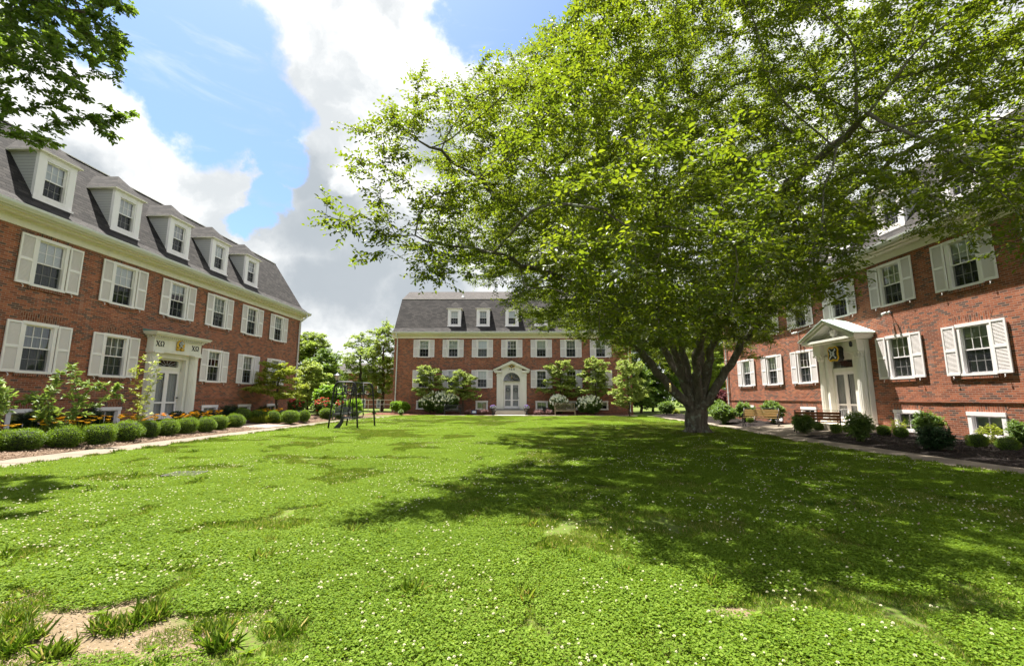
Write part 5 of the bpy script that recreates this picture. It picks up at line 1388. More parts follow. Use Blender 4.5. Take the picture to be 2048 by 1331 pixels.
def sheet(name, pts, z, mat, thick=.06, joints=None):
    """flat slab along a list of left/right edge pairs"""
    m = MB()
    for i in range(len(pts) - 1):
        (ax, ay, bx, by), (cx, cy, dx, dy) = pts[i], pts[i + 1]
        m.quad((ax, ay, z), (bx, by, z), (dx, dy, z), (cx, cy, z))
        m.quad((ax, ay, z - thick), (ax, ay, z), (cx, cy, z), (cx, cy, z - thick)); m.quad((bx, by, z), (bx, by, z - thick), (dx, dy, z - thick), (dx, dy, z))
    o = m.build(name, mat); tag(o, kind='structure'); return o
LP = [(-12.15, -6, -10.75, -6), (-12.1, 4, -10.7, 4), (-12.05, 9.5, -10.72, 9.5), (-12.0, 14, -10.85, 14), (-11.9, 20, -10.75, 20), (-11.7, 26, -10.75, 26), (-11.3, 31, -10.5, 31.5), (-10.4, 35.2, -9.6, 34.6), (-8.8, 38.4, -8.2, 37.3), (-6.5, 39.45, -6.3, 38.2), (0, 39.5, 0, 38.25)]
sheet('left_path', LP, .022, M['path'])
RPth = [(9.95, -6, 11.2, -6), (9.95, 8.5, 11.15, 8.5), (9.98, 12, 11.15, 12), (10.05, 16, 11.3, 16), (10.45, 19, 11.6, 19), (10.95, 21.8, 12.2, 21.8), (11.2, 26, 12.35, 26), (11.3, 32, 12.5, 32), (11.0, 36.5, 12.1, 37.3), (10.2, 38.0, 11.0, 39.2), (8.0, 38.3, 8.2, 39.5), (0.0, 38.25, 0, 39.5)]
sheet('right_path', RPth, .022, M['path_dk'])
# joints as thin dark grooves are part of the path surface: thin inset strips
def joints(name, P, step, mat, parent):
    m = MB(); L = 0; prev = P[0]
    for i in range(len(P) - 1):
        a = np.array(P[i], float); b = np.array(P[i + 1], float)
        d = np.linalg.norm((b - a)[:2]); n = int(d / step)
        for k in range(n):
            q = a + (b - a) * (k + .5) / n; t = (b - a)[:2] / d * .012
            m.quad((q[0] - t[0], q[1] - t[1], .0265), (q[2] - t[0], q[3] - t[1], .0265), (q[2] + t[0], q[3] + t[1], .0265), (q[0] + t[0], q[1] + t[1], .0265))
    o = m.build(name, mat, parent)
M['joint'] = mat_plain('path_joint', (.09, .075, .06), .95)
joints('joints', LP, 1.25, M['joint'], bpy.data.objects['left_path']); joints('joints', RPth, 1.25, M['joint'], bpy.data.objects['right_path'])

def bed(name, x0, x1, y0, y1, zf, mat, seed, nx=14, ny=60, lump=.03):
    """mounded bed; zf(x,y) base height"""
    r = np.random.default_rng(seed)
    xs = np.linspace(0, 1, nx); ys = np.linspace(y0, y1, ny)
    V = []; 
    ph = r.uniform(0, 6, 8)
    for j, y in enumerate(ys):
        a = x0(y) if callable(x0) else x0; b = x1(y) if callable(x1) else x1
        for i, s in enumerate(xs):
            x = a + (b - a) * s
            ed = min(1, min(s, 1 - s) * 6, min(j, ny - 1 - j) * .5)
            z = zf(x, y) + lump * ed * (1 + math.sin(x * 5 + ph[0]) * math.sin(y * 4 + ph[1]) + .5 * math.sin(x * 13 + ph[2] + y * 3)) + r.normal(0, .004)
            if ed == 0: z = zf(x, y) - .03
            V.append((x, y, z))
    Q = [(j * nx + i, j * nx + i + 1, (j + 1) * nx + i + 1, (j + 1) * nx + i) for j in range(ny - 1) for i in range(nx - 1)]
    o = link(name, big_mesh(name, V, Q, mat, smooth=True)); tag(o, kind='structure')
    return o
lz = lambda x, y: .015 + max(0, (-12.1 - x)) * .045
bed('left_mulch_bed', -16.2, lambda y: -12.1 + max(0, (y - 14)) * .015 - .0, 6.0, 22.0, lz, M['mulch_br'], 1)
bed('left_far_mulch_bed', -16.4, lambda y: -11.85 if y < 30 else -11.85 + (y - 30) * .18, 24.2, 37.5, lz, M['mulch_br'], 2)
m = MB(); m.add([(-16.1, 21.9, .17), (-12.0, 21.9, .03), (-11.95, 24.3, .03), (-16.1, 24.3, .17), (-16.1, 21.9, -.1), (-12.0, 21.9, -.1), (-11.95, 24.3, -.1), (-16.1, 24.3, -.1)], [(0, 1, 2, 3), (0, 4, 5, 1), (1, 5, 6, 2), (2, 6, 7, 3)])
o = m.build('left_entry_paving', M['pave']); tag(o, kind='structure')
rz = lambda x, y: .012 + max(0, x - 11.25) * .045
bed('right_mulch_bed', lambda y: 11.17 + max(0, y - 13) * .07, 15.29, 3.0, 18.3, rz, M['mulch_dk'], 3)
m = MB(); m.add([(11.5, 18.25, .035), (15.28, 18.25, .22), (15.28, 23.4, .24), (11.95, 23.4, .035), (11.5, 18.25, -.1), (15.28, 18.25, -.1), (15.28, 23.4, -.1), (11.95, 23.4, -.1)], [(0, 1, 2, 3), (0, 4, 5, 1), (1, 5, 6, 2), (2, 6, 7, 3)])
o = m.build('right_entry_paving', M['path']); tag(o, kind='structure')
bed('right_far_mulch_bed', lambda y: 12.35, 15.29, 23.45, 40.5, rz, M['mulch_dk'], 4)
cz_ = lambda x, y: .01 + max(0, y - 39.5) * .035
bed('far_left_mulch_bed', -13.5, -1.75, 39.55, 42.4, cz_, M['mulch_rd'], 5, nx=60, ny=12)
bed('far_right_mulch_bed', 1.75, 11.0, 39.55, 42.4, cz_, M['mulch_rd'], 6, nx=50, ny=12)
m = MB(); m.quad((-1.55, 38.9, .026), (1.45, 38.9, .026), (1.45, 41.2, .03), (-1.55, 41.2, .03)); o = m.build('far_entry_walk', M['step']); tag(o, kind='structure')
# mulch chips: loose wood on the beds
def chips(name, n, x0, x1, y0, y1, zf, mat, label, seed, L=.05):
    r = np.random.default_rng(seed)
    x = r.uniform(x0, x1, n); y = r.uniform(y0, y1, n)
    z = np.array([zf(a, b) for a, b in zip(x, y)]) + .045
    P = np.stack([x, y, z], 1); D = rnd_dir(n, r); D[:, 2] *= .35; N = rnd_dir(n, r) * .5 + [0, 0, 1]
    Ls = r.uniform(.4, 1.3, n) * L
    V, Q = leaf_geo(P, D, N, Ls, Ls * .35, .0, .0)
    o = link(name, big_mesh(name, V, Q, mat)); tag(o, label, 'mulch', None, 'stuff')
M['chip'] = mat_flower('wood_chips', (.10, .065, .045), (.42, .31, .22), 3)
M['chipd'] = mat_flower('dark_wood_chips', (.012, .01, .009), (.10, .08, .065), 3)
chips('mulch_chips', 9000, -13.6, -12.1, 8, 22, lz, M['chip'], 'loose brown wood chips under the left boxwoods', 7)
chips('mulch_chips', 9000, 11.9, 15.2, 8, 18.2, rz, M['chipd'], 'loose dark wood chips in the right bed', 8)

# ------------------------------------------------------------------ turf: clover, blades, flower heads
def tile_clover(n, R_, r, L=.0084):
    a = r.uniform(0, 6.28, n); q = np.sqrt(r.uniform(0, 1, n)) * R_
    C_ = np.stack([q * np.cos(a), q * np.sin(a), r.uniform(.018, .055, n)], 1)
    up = unit(np.array([0, 0, 1.0]) + r.normal(size=(n, 3)) * .32)
    f = unit(np.cross(up, rnd_dir(n, r))); s = np.cross(up, f)
    V = []; Q = []; tot = 0; var = np.clip(r.normal(.5, .2, n), 0, 1)
    Ls = L * r.uniform(.7, 1.35, n)
    for k in range(3):
        th = k * 2.094
        D = f * math.cos(th) + s * math.sin(th) + up * .15
        v, qd = leaf_geo(C_, D, up, Ls, Ls * .95, .12, .12)
        V.append(v); Q.append(qd + tot); tot += len(v)
    return np.concatenate(V), np.concatenate(Q), np.tile(np.repeat(var, 6), 3)
def tile_blades(n, R_, r, h=(.03, .075), w=.0032, lean=.95):
    a = r.uniform(0, 6.28, n); q = np.sqrt(r.uniform(0, 1, n)) * R_
    P = np.stack([q * np.cos(a), q * np.sin(a), np.zeros(n)], 1)
    D = rnd_dir(n, r); D[:, 2] = 0; D = unit(D) * lean * r.uniform(.2, 1.6, (n, 1)); D[:, 2] = 1
    V, Q = leaf_geo(P, D, rnd_dir(n, r), r.uniform(h[0], h[1], n), np.full(n, w), .1, .35)
    return V, Q, np.repeat(r.uniform(0, 1, n), 6)
def flower_head(r):
    n = 46; d = unit(r.normal(size=(n, 3))); d[:, 2] = np.abs(d[:, 2]) * 1.1 - .25
    P = d * .0055 + [0, 0, .0]
    V, Q = leaf_geo(P, d, rnd_dir(n, r), np.full(n, .0085), np.full(n, .006), .1, .1)
    st, sq = twig_lines(np.array([[0, 0, -.07]]), np.array([[0, 0, -.003]]), .0012)
    return V, Q, st, sq
M['clover'] = mat_leaf('clover_leaf', (.038, .082, .006), (.105, .175, .011), (.22, .30, .05), .32, (.25, .37, .012), .7, .12)
def mat_blade():
    t = NT('grass_blade'); v = t.attr('var'); p = t.pos()
    n = t.noise(p, .55, 4, .6)
    c = t.ramp(t.math('ADD', t.math('ADD', t.math('MULTIPLY', v, .45), t.math('MULTIPLY', n, .6)), t.math('MULTIPLY', t.math('GREATER_THAN', v, .93), .3)), [(.22, (.075, .15, .008)), (.5, (.135, .215, .014)), (.68, (.21, .26, .03)), (.88, (.42, .36, .13))])
    pp = t.bsdf(c, .5, spec=.35)
    tr = t.node('ShaderNodeBsdfTranslucent'); t.ln(t.mix(1.0, c, (1.9, 1.9, 1.6), 'MULTIPLY'), tr.inputs['Color'])
    m = t.node('ShaderNodeMixShader'); m.inputs[0].default_value = .4; t.ln(pp, m.inputs[1]); t.ln(tr.outputs[0], m.inputs[2])
    return t.done(m.outputs[0])
M['blade'] = mat_blade()
M['clover_fl'] = mat_leaf('clover_floret', (.84, .79, .62), (.86, .82, .68), (.9, .88, .78), .3, (.88, .84, .66), .8, .1)
M['clover_stem'] = mat_plain('clover_stem', (.12, .22, .05), .6)

def n2(x, y, s, seed):
    """cheap value noise"""
    r = np.random.default_rng(seed); T = r.uniform(0, 1, (64, 64))
    X = x * s + 31.7; Y = y * s + 17.3
    xi = np.floor(X).astype(int); yi = np.floor(Y).astype(int); fx = X - xi; fy = Y - yi
    fx = fx * fx * (3 - 2 * fx); fy = fy * fy * (3 - 2 * fy)
    g_ = lambda a, b: T[a % 64, b % 64]
    return (g_(xi, yi) * (1 - fx) + g_(xi + 1, yi) * fx) * (1 - fy) + (g_(xi, yi + 1) * (1 - fx) + g_(xi + 1, yi + 1) * fx) * fy
def bare(x, y, k=1.0):
    m = np.zeros(len(x))
    for cx, cy, rx, ry in BARE:
        m = np.maximum(m, 1.25 - np.sqrt(((x - cx) / (rx + .10)) ** 2 + ((y - cy) / (ry + .10)) ** 2))
    return m + (n2(x, y, 3.0, 5) - .5) * .9
def lawn_x(y):
    l = np.interp(y, [p[3] for p in LP[:8]], [p[2] for p in LP[:8]]); rr = np.interp(y, [p[1] for p in RPth[:8]], [p[0] for p in RPth[:8]])
    return l, rr

def scatter(name, tiles, pts, rz, sc_, label, cat, tilt=None):
    """one object whose geometry nodes stand copies of small unlinked tuft meshes on points"""
    coll = bpy.data.collections.new(name + '_tufts')
    for i, me in enumerate(tiles):
        coll.objects.link(bpy.data.objects.new(f'{name}_tuft', me))
    me = bpy.data.meshes.new(name); me.vertices.add(len(pts)); me.vertices.foreach_set('co', np.asarray(pts, np.float32).ravel())
    for nm, typ, arr in (('spin', 'FLOAT', rz), ('size', 'FLOAT', sc_)):
        a = me.attributes.new(nm, typ, 'POINT'); a.data.foreach_set('value', np.asarray(arr, np.float32))
    o = link(name, me)
    ng = bpy.data.node_groups.new(name + '_nodes', 'GeometryNodeTree')
    ng.interface.new_socket('Geometry', in_out='INPUT', socket_type='NodeSocketGeometry'); ng.interface.new_socket('Geometry', in_out='OUTPUT', socket_type='NodeSocketGeometry')
    N = ng.nodes; gi = N.new('NodeGroupInput'); go = N.new('NodeGroupOutput')
    m2p = N.new('GeometryNodeMeshToPoints'); iop = N.new('GeometryNodeInstanceOnPoints'); ci = N.new('GeometryNodeCollectionInfo')
    ci.inputs['Collection'].default_value = coll; ci.inputs['Separate Children'].default_value = True; ci.inputs['Reset Children'].default_value = True
    iop.inputs['Pick Instance'].default_value = True
    a1 = N.new('GeometryNodeInputNamedAttribute'); a1.data_type = 'FLOAT'; a1.inputs[0].default_value = 'spin'
    a2 = N.new('GeometryNodeInputNamedAttribute'); a2.data_type = 'FLOAT'; a2.inputs[0].default_value = 'size'
    cx = N.new('ShaderNodeCombineXYZ')
    L_ = ng.links.new
    L_(gi.outputs[0], m2p.inputs[0]); L_(m2p.outputs[0], iop.inputs['Points']); L_(ci.outputs[0], iop.inputs['Instance'])
    L_(a1.outputs[0], cx.inputs[2]); L_(cx.outputs[0], iop.inputs['Rotation']); L_(a2.outputs[0], iop.inputs['Scale'])
    L_(iop.outputs[0], go.inputs[0])
    md = o.modifiers.new('tufts', 'NODES'); md.node_group = ng
    tag(o, label, cat, None, 'stuff')
    return o

def turf():
    r = np.random.default_rng(200)
    RT = .34
    def grid(sp, y0, y1, seed):
        rr = np.random.default_rng(seed)
        X, Y = np.meshgrid(np.arange(-14, 16, sp), np.arange(y0, y1, sp)); X = X.ravel(); Y = Y.ravel()
        X = X + rr.uniform(-.5, .5, len(X)) * sp; Y = Y + rr.uniform(-.5, .5, len(Y)) * sp
        l, h = lawn_x(Y)
        k = (X > l + .05) & (X < h - .05) & (np.abs(X) < 1.45 * Y + 1.5)
        return X[k], Y[k]
    cl = [big_mesh('clover_tuft', *tile_clover(2500, RT, np.random.default_rng(210 + i))[:2], M['clover'], tile_clover(2500, RT, np.random.default_rng(210 + i))[2]) for i in range(5)]
    bl = []
    for i in range(5):
        V, Q, v = tile_blades(900, RT, np.random.default_rng(220 + i)); bl.append(big_mesh('grass_tuft', V, Q, M['blade'], v))
    X, Y = grid(.37, 1.2, 38.2, 1)
    edge = lambda X, Y: np.minimum(X - lawn_x(Y)[0], lawn_x(Y)[1] - X)
    b = bare(X, Y)
    dens = n2(X, Y, .55, 3) * .6 + n2(X, Y, 1.6, 4) * .4
    keep = (b < .2) & (dens > .33 + .25 * np.clip((Y - 12) / 16, 0, 1)) & (edge(X, Y) > .2)
    P = np.stack([X, Y, np.zeros(len(X))], 1)[keep]
    scatter('clover_turf', cl, P, r.uniform(0, 6.28, len(P)), r.uniform(.85, 1.2, len(P)), 'low white clover covering most of the near lawn', 'clover')
    X, Y = grid(.33, 4.5, 38.2, 2); X2, Y2 = grid(.24, 1.2, 5.2, 5); X = np.concatenate([X, X2]); Y = np.concatenate([Y, Y2])
    b = bare(X, Y); dens2 = n2(X, Y, .55, 3) * .6 + n2(X, Y, 1.6, 4) * .4
    keep = (b < .42) | ((b > .3) & (b < 1.1) & (n2(X, Y, 7, 9) > .68))
    X, Y = X[keep], Y[keep]; P = np.stack([X, Y, np.zeros(len(X))], 1)
    sz = r.uniform(.6, 1.15, len(P)) * np.where(Y > 8, .8, np.where(Y < 5.2, .55, .8))
    scatter('grass_blades', bl, P, r.uniform(0, 6.28, len(P)), sz, 'mown green grass blades of the lawn', 'grass')
    # taller ragged tufts by the bare soil and along the path edges
    tall = []
    for i in range(3):
        V, Q, v = tile_blades(90, .09, np.random.default_rng(230 + i), (.06, .15), .0028, 1.1); tall.append(big_mesh('tall_tuft', V, Q, M['blade'], v))
    px = [-2.45, -2.5, -2.35, -2.65, -2.9, -2.7, -1.9, -1.75, -3.3, -3.1, -2.0, -1.5]; py = [3.25, 3.3, 3.2, 2.85, 2.8, 3.15, 3.0, 2.9, 3.25, 2.95, 2.75, 3.1]
    ex = []; ey = []
    for k in range(500):
        y = r.uniform(3, 36); l, h = lawn_x(np.array([y])); ex.append((l[0] + .07) if k % 2 else (h[0] - .07)); ey.append(y)
    for k in range(500):
        a = r.uniform(0, 6.28); q = r.uniform(.62, 1.1); ex.append(8.0 + q * math.cos(a)); ey.append(19.3 + q * math.sin(a))
    for k in range(120):
        y = r.uniform(3.5, 13); x = r.uniform(-1.2, 1.2) * y; ex.append(x); ey.append(y)
    ex = np.array(px * 2 + ex) + r.normal(0, .06, len(px) * 2 + len(ex)); ey = np.array(py * 2 + ey) + r.normal(0, .06, len(py) * 2 + len(ey))
    l, h = lawn_x(ey); k = (ex > l + .02) & (ex < h - .02)
    P = np.stack([ex[k], ey[k], np.zeros(k.sum())], 1)
    scatter('tall_grass', tall, P, r.uniform(0, 6.28, len(P)), r.uniform(.5, 1.0, len(P)), 'longer ragged grass tufts around bare soil and path edges', 'grass')
    # broad-leaved weeds and stray leaves
    weeds = []
    for i in range(3):
        q = np.random.default_rng(260 + i); k = 9; a = np.arange(k) * 2.4
        D = np.stack([np.cos(a), np.sin(a), q.uniform(.15, .7, k)], 1)
        V, Q = leaf_geo(np.zeros((k, 3)) + [0, 0, .02], D, np.tile([0, 0, 1.0], (k, 1)) + q.normal(size=(k, 3)) * .2, q.uniform(.06, .12, k), q.uniform(.025, .045, k), .1, .3)
        weeds.append(big_mesh('weed_tuft', V, Q, M['clover'], np.repeat(q.uniform(.2, 1, k), 6)))
    n = 420; y = 2.4 + r.uniform(0, 1, n) ** 1.4 * 14; x = r.uniform(-1.25, 1.25, n) * y; l, h = lawn_x(y); k = (x > l + .1) & (x < h - .1)
    P = np.stack([x[k], y[k], np.zeros(k.sum())], 1)
    scatter('broadleaf_weeds', weeds, P, r.uniform(0, 6.28, len(P)), r.uniform(.3, .65, len(P)), 'odd broad leaved weeds dotted through the lawn', 'weeds')
    # flower heads
    V, Q, sv, sq = flower_head(np.random.default_rng(3))
    heads = []
    for i in range(2):
        V, Q, sv, sq = flower_head(np.random.default_rng(3 + i))
        me = big_mesh('clover_head', np.concatenate([V, sv]), np.concatenate([Q, sq + len(V)]), [M['clover_fl'], M['clover_stem']])
        mi = np.zeros(len(Q) + len(sq), np.int32); mi[len(Q):] = 1; me.polygons.foreach_set('material_index', mi); heads.append(me)
    n = 90000
    y = 2.2 + (r.uniform(0, 1, n) ** 1.0) * 30; x = r.uniform(-1.35, 1.35, n) * (y + 1)
    l, h = lawn_x(y); p = n2(x, y, .45, 12) * .4 + n2(x, y, 1.9, 13) * .3 + n2(x, y, 6.0, 14) * .3
    cover = np.where(x < 1.5, 1.0, .55)
    k = (x > l + .1) & (x < h - .1) & (bare(x, y) < .25) & (r.uniform(0, 1, n) < np.clip((p - .38) * 2.2, 0, 1) * cover)
    x, y = x[k], y[k]
    P = np.stack([x, y, r.uniform(.065, .11, len(x))], 1)
    scatter('clover_flowers', heads, P, r.uniform(0, 6.28, len(P)), r.uniform(.4, .8, len(P)), 'small white clover flower heads scattered over the lawn', 'clover flowers')
turf()
# soil crumbs and dry leaves at the bare patches
chips('soil_litter', 2600, -3.9, -1.7, 2.5, 3.6, lambda x, y: -.03, M['chip'], 'dry leaf litter and crumbs on the bare soil at lower left', 17, .022)

chips('fallen_leaves', 900, 2.5, 10.2, 5.0, 24.0, lambda x, y: .02, M['chip'], 'scattered dry leaves on the shaded grass under the big tree', 18, .06)

# ------------------------------------------------------------------ objects
def slat_bench(name, loc, rz, label, wood, w=1.65):
    o = empty(name, loc, rz); tag(o, label, 'bench', 'wood and iron benches by the right doorway')
    st = MB()
    for k in range(4): st.box(-w / 2, w / 2, -.42 + k * .115, -.42 + k * .115 + .09, .43, .46)
    st.build('seat', wood, o)
    bk = MB(); bk.M = Matrix.Translation((0, .04, .50)) @ Matrix.Rotation(R(-14), 4, 'X')
    for k in range(3): bk.box(-w / 2, w / 2, -.015, .015, .02 + k * .125, .02 + k * .125 + .105)
    bk.build('backrest', wood, o)
    for s in (-1, 1):
        x = s * (w / 2 - .03); f = MB()
        f.tube([(x, -.44, .0), (x, -.40, .06), (x, -.36, .16), (x, -.42, .30), (x, -.43, .42), (x, -.44, .52), (x, -.40, .62), (x, -.3, .655), (x, -.12, .64), (x, .0, .60)], .022, 7)
        f.tube([(x, .16, .0), (x, .12, .06), (x, .02, .18), (x, .0, .32), (x, .02, .44), (x, .08, .68), (x, .15, .93)], .022, 7)
        f.tube([(x, -.43, .41), (x, .02, .41)], .02, 7); f.tube([(x, -.36, .16), (x, -.17, .24), (x, .02, .18)], .016, 6)
        f.tube([(x, -.30, .64), (x, -.27, .54), (x, -.33, .50), (x, -.36, .56), (x, -.31, .57)], .012, 6)
        f.build('side_frame', M['black'], o, smooth=True)
    t = MB(); t.tube([(-w / 2, .15, .93), (w / 2, .15, .93)], .014, 6); t.tube([(0, .02, .42), (0, .08, .66), (0, .15, .92)], .014, 6); t.build('back_rail', M['black'], o)
    return o
def mat_wood(name, a, b):
    t = NT(name); o = t.obj(); mp = t.node('ShaderNodeMapping'); mp.inputs['Scale'].default_value = (1.2, 14, 14); t.ln(o, mp.inputs[0])
    n = t.noise(mp.outputs[0], 2.5, 5, .6); return t.done(t.bsdf(t.mix(n, a, b), .45, n, .2, .004, .5))
M['wood1'] = mat_wood('amber_slats', (.20, .12, .035), (.34, .22, .08))
M['wood2'] = mat_wood('brown_slats', (.16, .06, .02), (.30, .12, .045))
M['wood3'] = mat_wood('weathered_teak', (.15, .115, .07), (.28, .225, .15))
slat_bench('park_bench', (12.95, 23.2, .09), R(-38), 'amber slatted bench facing the camera on the paving beyond the big trunk', M['wood1'])
slat_bench('park_bench', (12.95, 18.95, .10), R(155), 'brown slatted bench seen from behind beside the right doorway', M['wood2'])

def iron_swing():
    o = empty('garden_swing', (-8.1, 22.6, 0), R(0)); tag(o, 'black iron garden swing hanging between two tall scrolled arches on the lawn', 'swing seat')
    def loc(x, y): return (x + 8.1, y - 22.6)
    A, B_ = (-8.85, 21.6), (-7.48, 21.75); D, C_ = (-8.62, 23.35), (-7.22, 23.6)
    H = 2.26
    def arch(P, Q):
        p = np.array(loc(*P)); q = np.array(loc(*Q)); u = (q - p)
        f = MB(); pts = []
        ins = .13
        for k in range(5): pts.append((*(p + u * ins * k / 5), (H - .32) * k / 5))
        for k in range(7):
            a = math.pi / 2 * k / 6; s = ins + .16 * (1 - math.cos(a)); pts.append((*(p + u * s), H - .32 + .32 * math.sin(a)))
        m2 = [(*(p + u * (1 - (np.dot(np.array(t[:2]) - p, u) / np.dot(u, u)))), t[2]) for t in pts[::-1]]
        f.tube(pts + m2, .042, 8); fr = f.build('arch', M['black'], o, smooth=True)
        s = MB()
        for c in (.32, .68):                     # ring scrolls
            ring = []
            for i in range(25):
                a = 2 * math.pi * i / 24; ring.append((*(p + u * (c + .17 * math.cos(a))), H - .34 + .235 * math.sin(a)))
            s.tube(ring, .022, 6, cap=False)
            ring = [(*(p + u * (c + .08 * math.cos(2 * math.pi * i / 12) - .04)), H - .34 + .11 * math.sin(2 * math.pi * i / 12)) for i in range(11)]
            s.tube(ring, .016, 5, cap=False)
        for c in (.22, .5, .78): s.tube([(*(p + u * c), H - .01), (*(p + u * c), H - .6)], .016, 5)
        s.tube([(*(p + u * .1), H - .60), (*(p + u * .5), H - .56), (*(p + u * .9), H - .60)], .024, 6)
        for i in range(9):                       # little leaf forms under the band
            c_ = .2 + .6 * i / 8; s.tube([(*(p + u * c_), H - .58), (*(p + u * (c_ + .03)), H - .66), (*(p + u * (c_ - .02)), H - .7)], [.02, .016, .006], 5)
        s.build('scrollwork', M['black'], fr, smooth=True)
    arch(A, B_); arch(D, C_)
    a, b, c, d = (np.array(loc(*t)) for t in (A, B_, C_, D))
    f = MB()
    for t in (.3, .5, .7):
        p = a + (b - a) * t; q = d + (c - d) * t; f.tube([(*p, H - .005), (*q, H - .005)], .022, 6)
    f.build('top_rail', M['black'], o, smooth=True)
    # hanging bench, facing the lawn (+x), hung by rods
    s = MB(); x0, x1, y0, y1, zs = -.28, .30, -.72, .82, .52
    for k in range(7): xx = x0 + (x1 - x0) * k / 6; s.tube([(xx, y0, zs + .02 * math.cos(k)), (xx, y1, zs + .02 * math.cos(k))], .019, 5)
    for y in (y0, 0.05, y1): s.tube([(x0, y, zs - .015), (x1, y, zs - .015)], .016, 5)
    s.build('seat', M['black'], o, smooth=True)
    bk = MB()
    for k in range(7):
        yy = y0 + (y1 - y0) * k / 6; bk.tube([(x0, yy, zs), (x0 - .12, yy, zs + .55)], .011, 5)
    bk.tube([(x0 - .12, y0, zs + .55), (x0 - .14, .05, zs + .64), (x0 - .12, y1, zs + .55)], .018, 6)
    bk.build('backrest', M['black'], o, smooth=True)
    for y in (y0, y1):
        h = MB(); h.tube([(x0, y, zs), (x0 + .02, y, H)], .024, 5); h.tube([(x1, y, zs), (x1 - .06, y, H)], .024, 5)
        h.tube([(x1, y, zs), (x1 + .04, y, zs + .16), (x1 - .04, y, zs + .26), (x0, y, zs + .24)], .014, 5)
        h.tube([(x1 + .02, y, zs - .02), (x1 + .09, y, zs - .08), (x1 + .05, y, zs - .15), (x1 - .02, y, zs - .12), (x1 - .0, y, zs - .06)], .010, 5)
        h.build('hanger', M['black'], o, smooth=True)
    for y in (-.35, .05, .45):
        h = MB(); h.tube([(x0 - .1, y, zs + .5), (x0 - .02, y, H)], .02, 5); h.build('hanger', M['black'], o)
    # bare worn earth under it
    return o
iron_swing()
w_ = MB(); pts = [(-8.1 + 1.05 * math.cos(a) * (1 + .12 * math.sin(3 * a)), 22.7 + 1.0 * math.sin(a) * (1 + .1 * math.cos(4 * a)), .012) for a in np.linspace(0, 2 * math.pi, 40)[:-1]]
w_.add(pts, [tuple(range(39))]); o = w_.build('worn_soil', M['soil'] if 'soil' in M else mat_flower('worn_soil', (.30, .21, .13), (.48, .36, .24), 8)); tag(o, kind='structure')
fc = MB()                                       # folded dark swing cover leaning at the front post
fc.add([(-.17, -.05, 0), (.12, -.09, 0), (.14, .05, 0), (-.15, .09, 0), (.17, -.03, .34), (.32, -.05, .34), (.33, .05, .34), (.18, .06, .34), (.24, -.02, .62), (.33, -.03, .62), (.33, .03, .62), (.25, .03, .62)],
       [(0, 1, 5, 4), (1, 2, 6, 5), (2, 3, 7, 6), (3, 0, 4, 7), (4, 5, 9, 8), (5, 6, 10, 9), (6, 7, 11, 10), (7, 4, 8, 11), (8, 9, 10, 11), (3, 2, 1, 0)])
o = fc.build('folded_cover', mat_plain('dark_canvas', (.03, .03, .032), .8), None, loc=(-8.45, 21.55, .01)); tag(o, 'dark folded canvas leaning against the front of the iron swing', 'cover')

def lantern_post():
    o = empty('lamp_post', (-13.05, 33.0, .1)); tag(o, 'black lantern on a post rising above the lime green bush', 'lamp post')
    p = MB(); p.lathe([(.13, 0), (.13, .2), (.07, .3), (.05, .5), (.045, 2.55), (.08, 2.6), (.05, 2.68)], (0, 0, 0), 12); p.build('post', M['black'], o, smooth=True)
    l = MB(); l.lathe([(.14, 0), (.24, .32)], (0, 0, 2.70), 6)
    lg = l.build('lamp_glass', mat_plain('frosted_glass', (.62, .56, .45), .3), o)
    c = MB(); c.lathe([(.30, 0), (.30, .03), (.16, .13), (.05, .19), (.02, .27), (0, .29)], (0, 0, 3.02), 12)
    for k in range(6):
        a = k * math.pi / 3; c.tube([(.14 * math.cos(a), .14 * math.sin(a), 2.70), (.245 * math.cos(a), .245 * math.sin(a), 3.03)], .012, 4)
    c.lathe([(.05, 0), (.16, .02)], (0, 0, 2.67), 12)
    c.build('lamp_cap', M['black'], o)
lantern_post()

def urn(x, label):
    o = empty('flower_urn', (x, 39.6, .026)); tag(o, label, 'urn', 'dark urns with violet flowers at the far doorway')
    u = MB(); u.box(-.14, .14, -.14, .14, 0, .08); u.lathe([(.12, .08), (.07, .14), (.05, .22), (.10, .28), (.19, .38), (.22, .52), (.25, .58), (.25, .60), (.20, .60)], (0, 0, 0), 20); u.build('urn', M['black'], o, smooth=True)
    r = np.random.default_rng(int(abs(x) * 10)); n = 420
    d = unit(r.normal(size=(n, 3))); d[:, 2] = np.abs(d[:, 2]); P = d * [.24, .24, .22] + [0, 0, .60]
    V, Q = leaf_geo(P, d + rnd_dir(n, r) * .6, rnd_dir(n, r), np.full(n, .06), np.full(n, .035))
    link('foliage', big_mesh('foliage', V, Q, M['leaf_bush'], np.repeat(r.uniform(0, 1, n), 6)), o)
    f = MB()
    for k in range(60):
        q = unit(r.normal(size=3)); q[2] = abs(q[2]); f.lathe([(0, -.01), (.035, .01), (.03, .02), (0, .012)], tuple(q * [.27, .27, .26] + [0, 0, .62]), 6)
    b = f.build('blossoms', M['petunia'], o); tag(b, kind='stuff')
urn(-1.66, 'dark urn with violet flowers left of the far doorway'); urn(1.30, 'dark urn with violet flowers right of the far doorway')

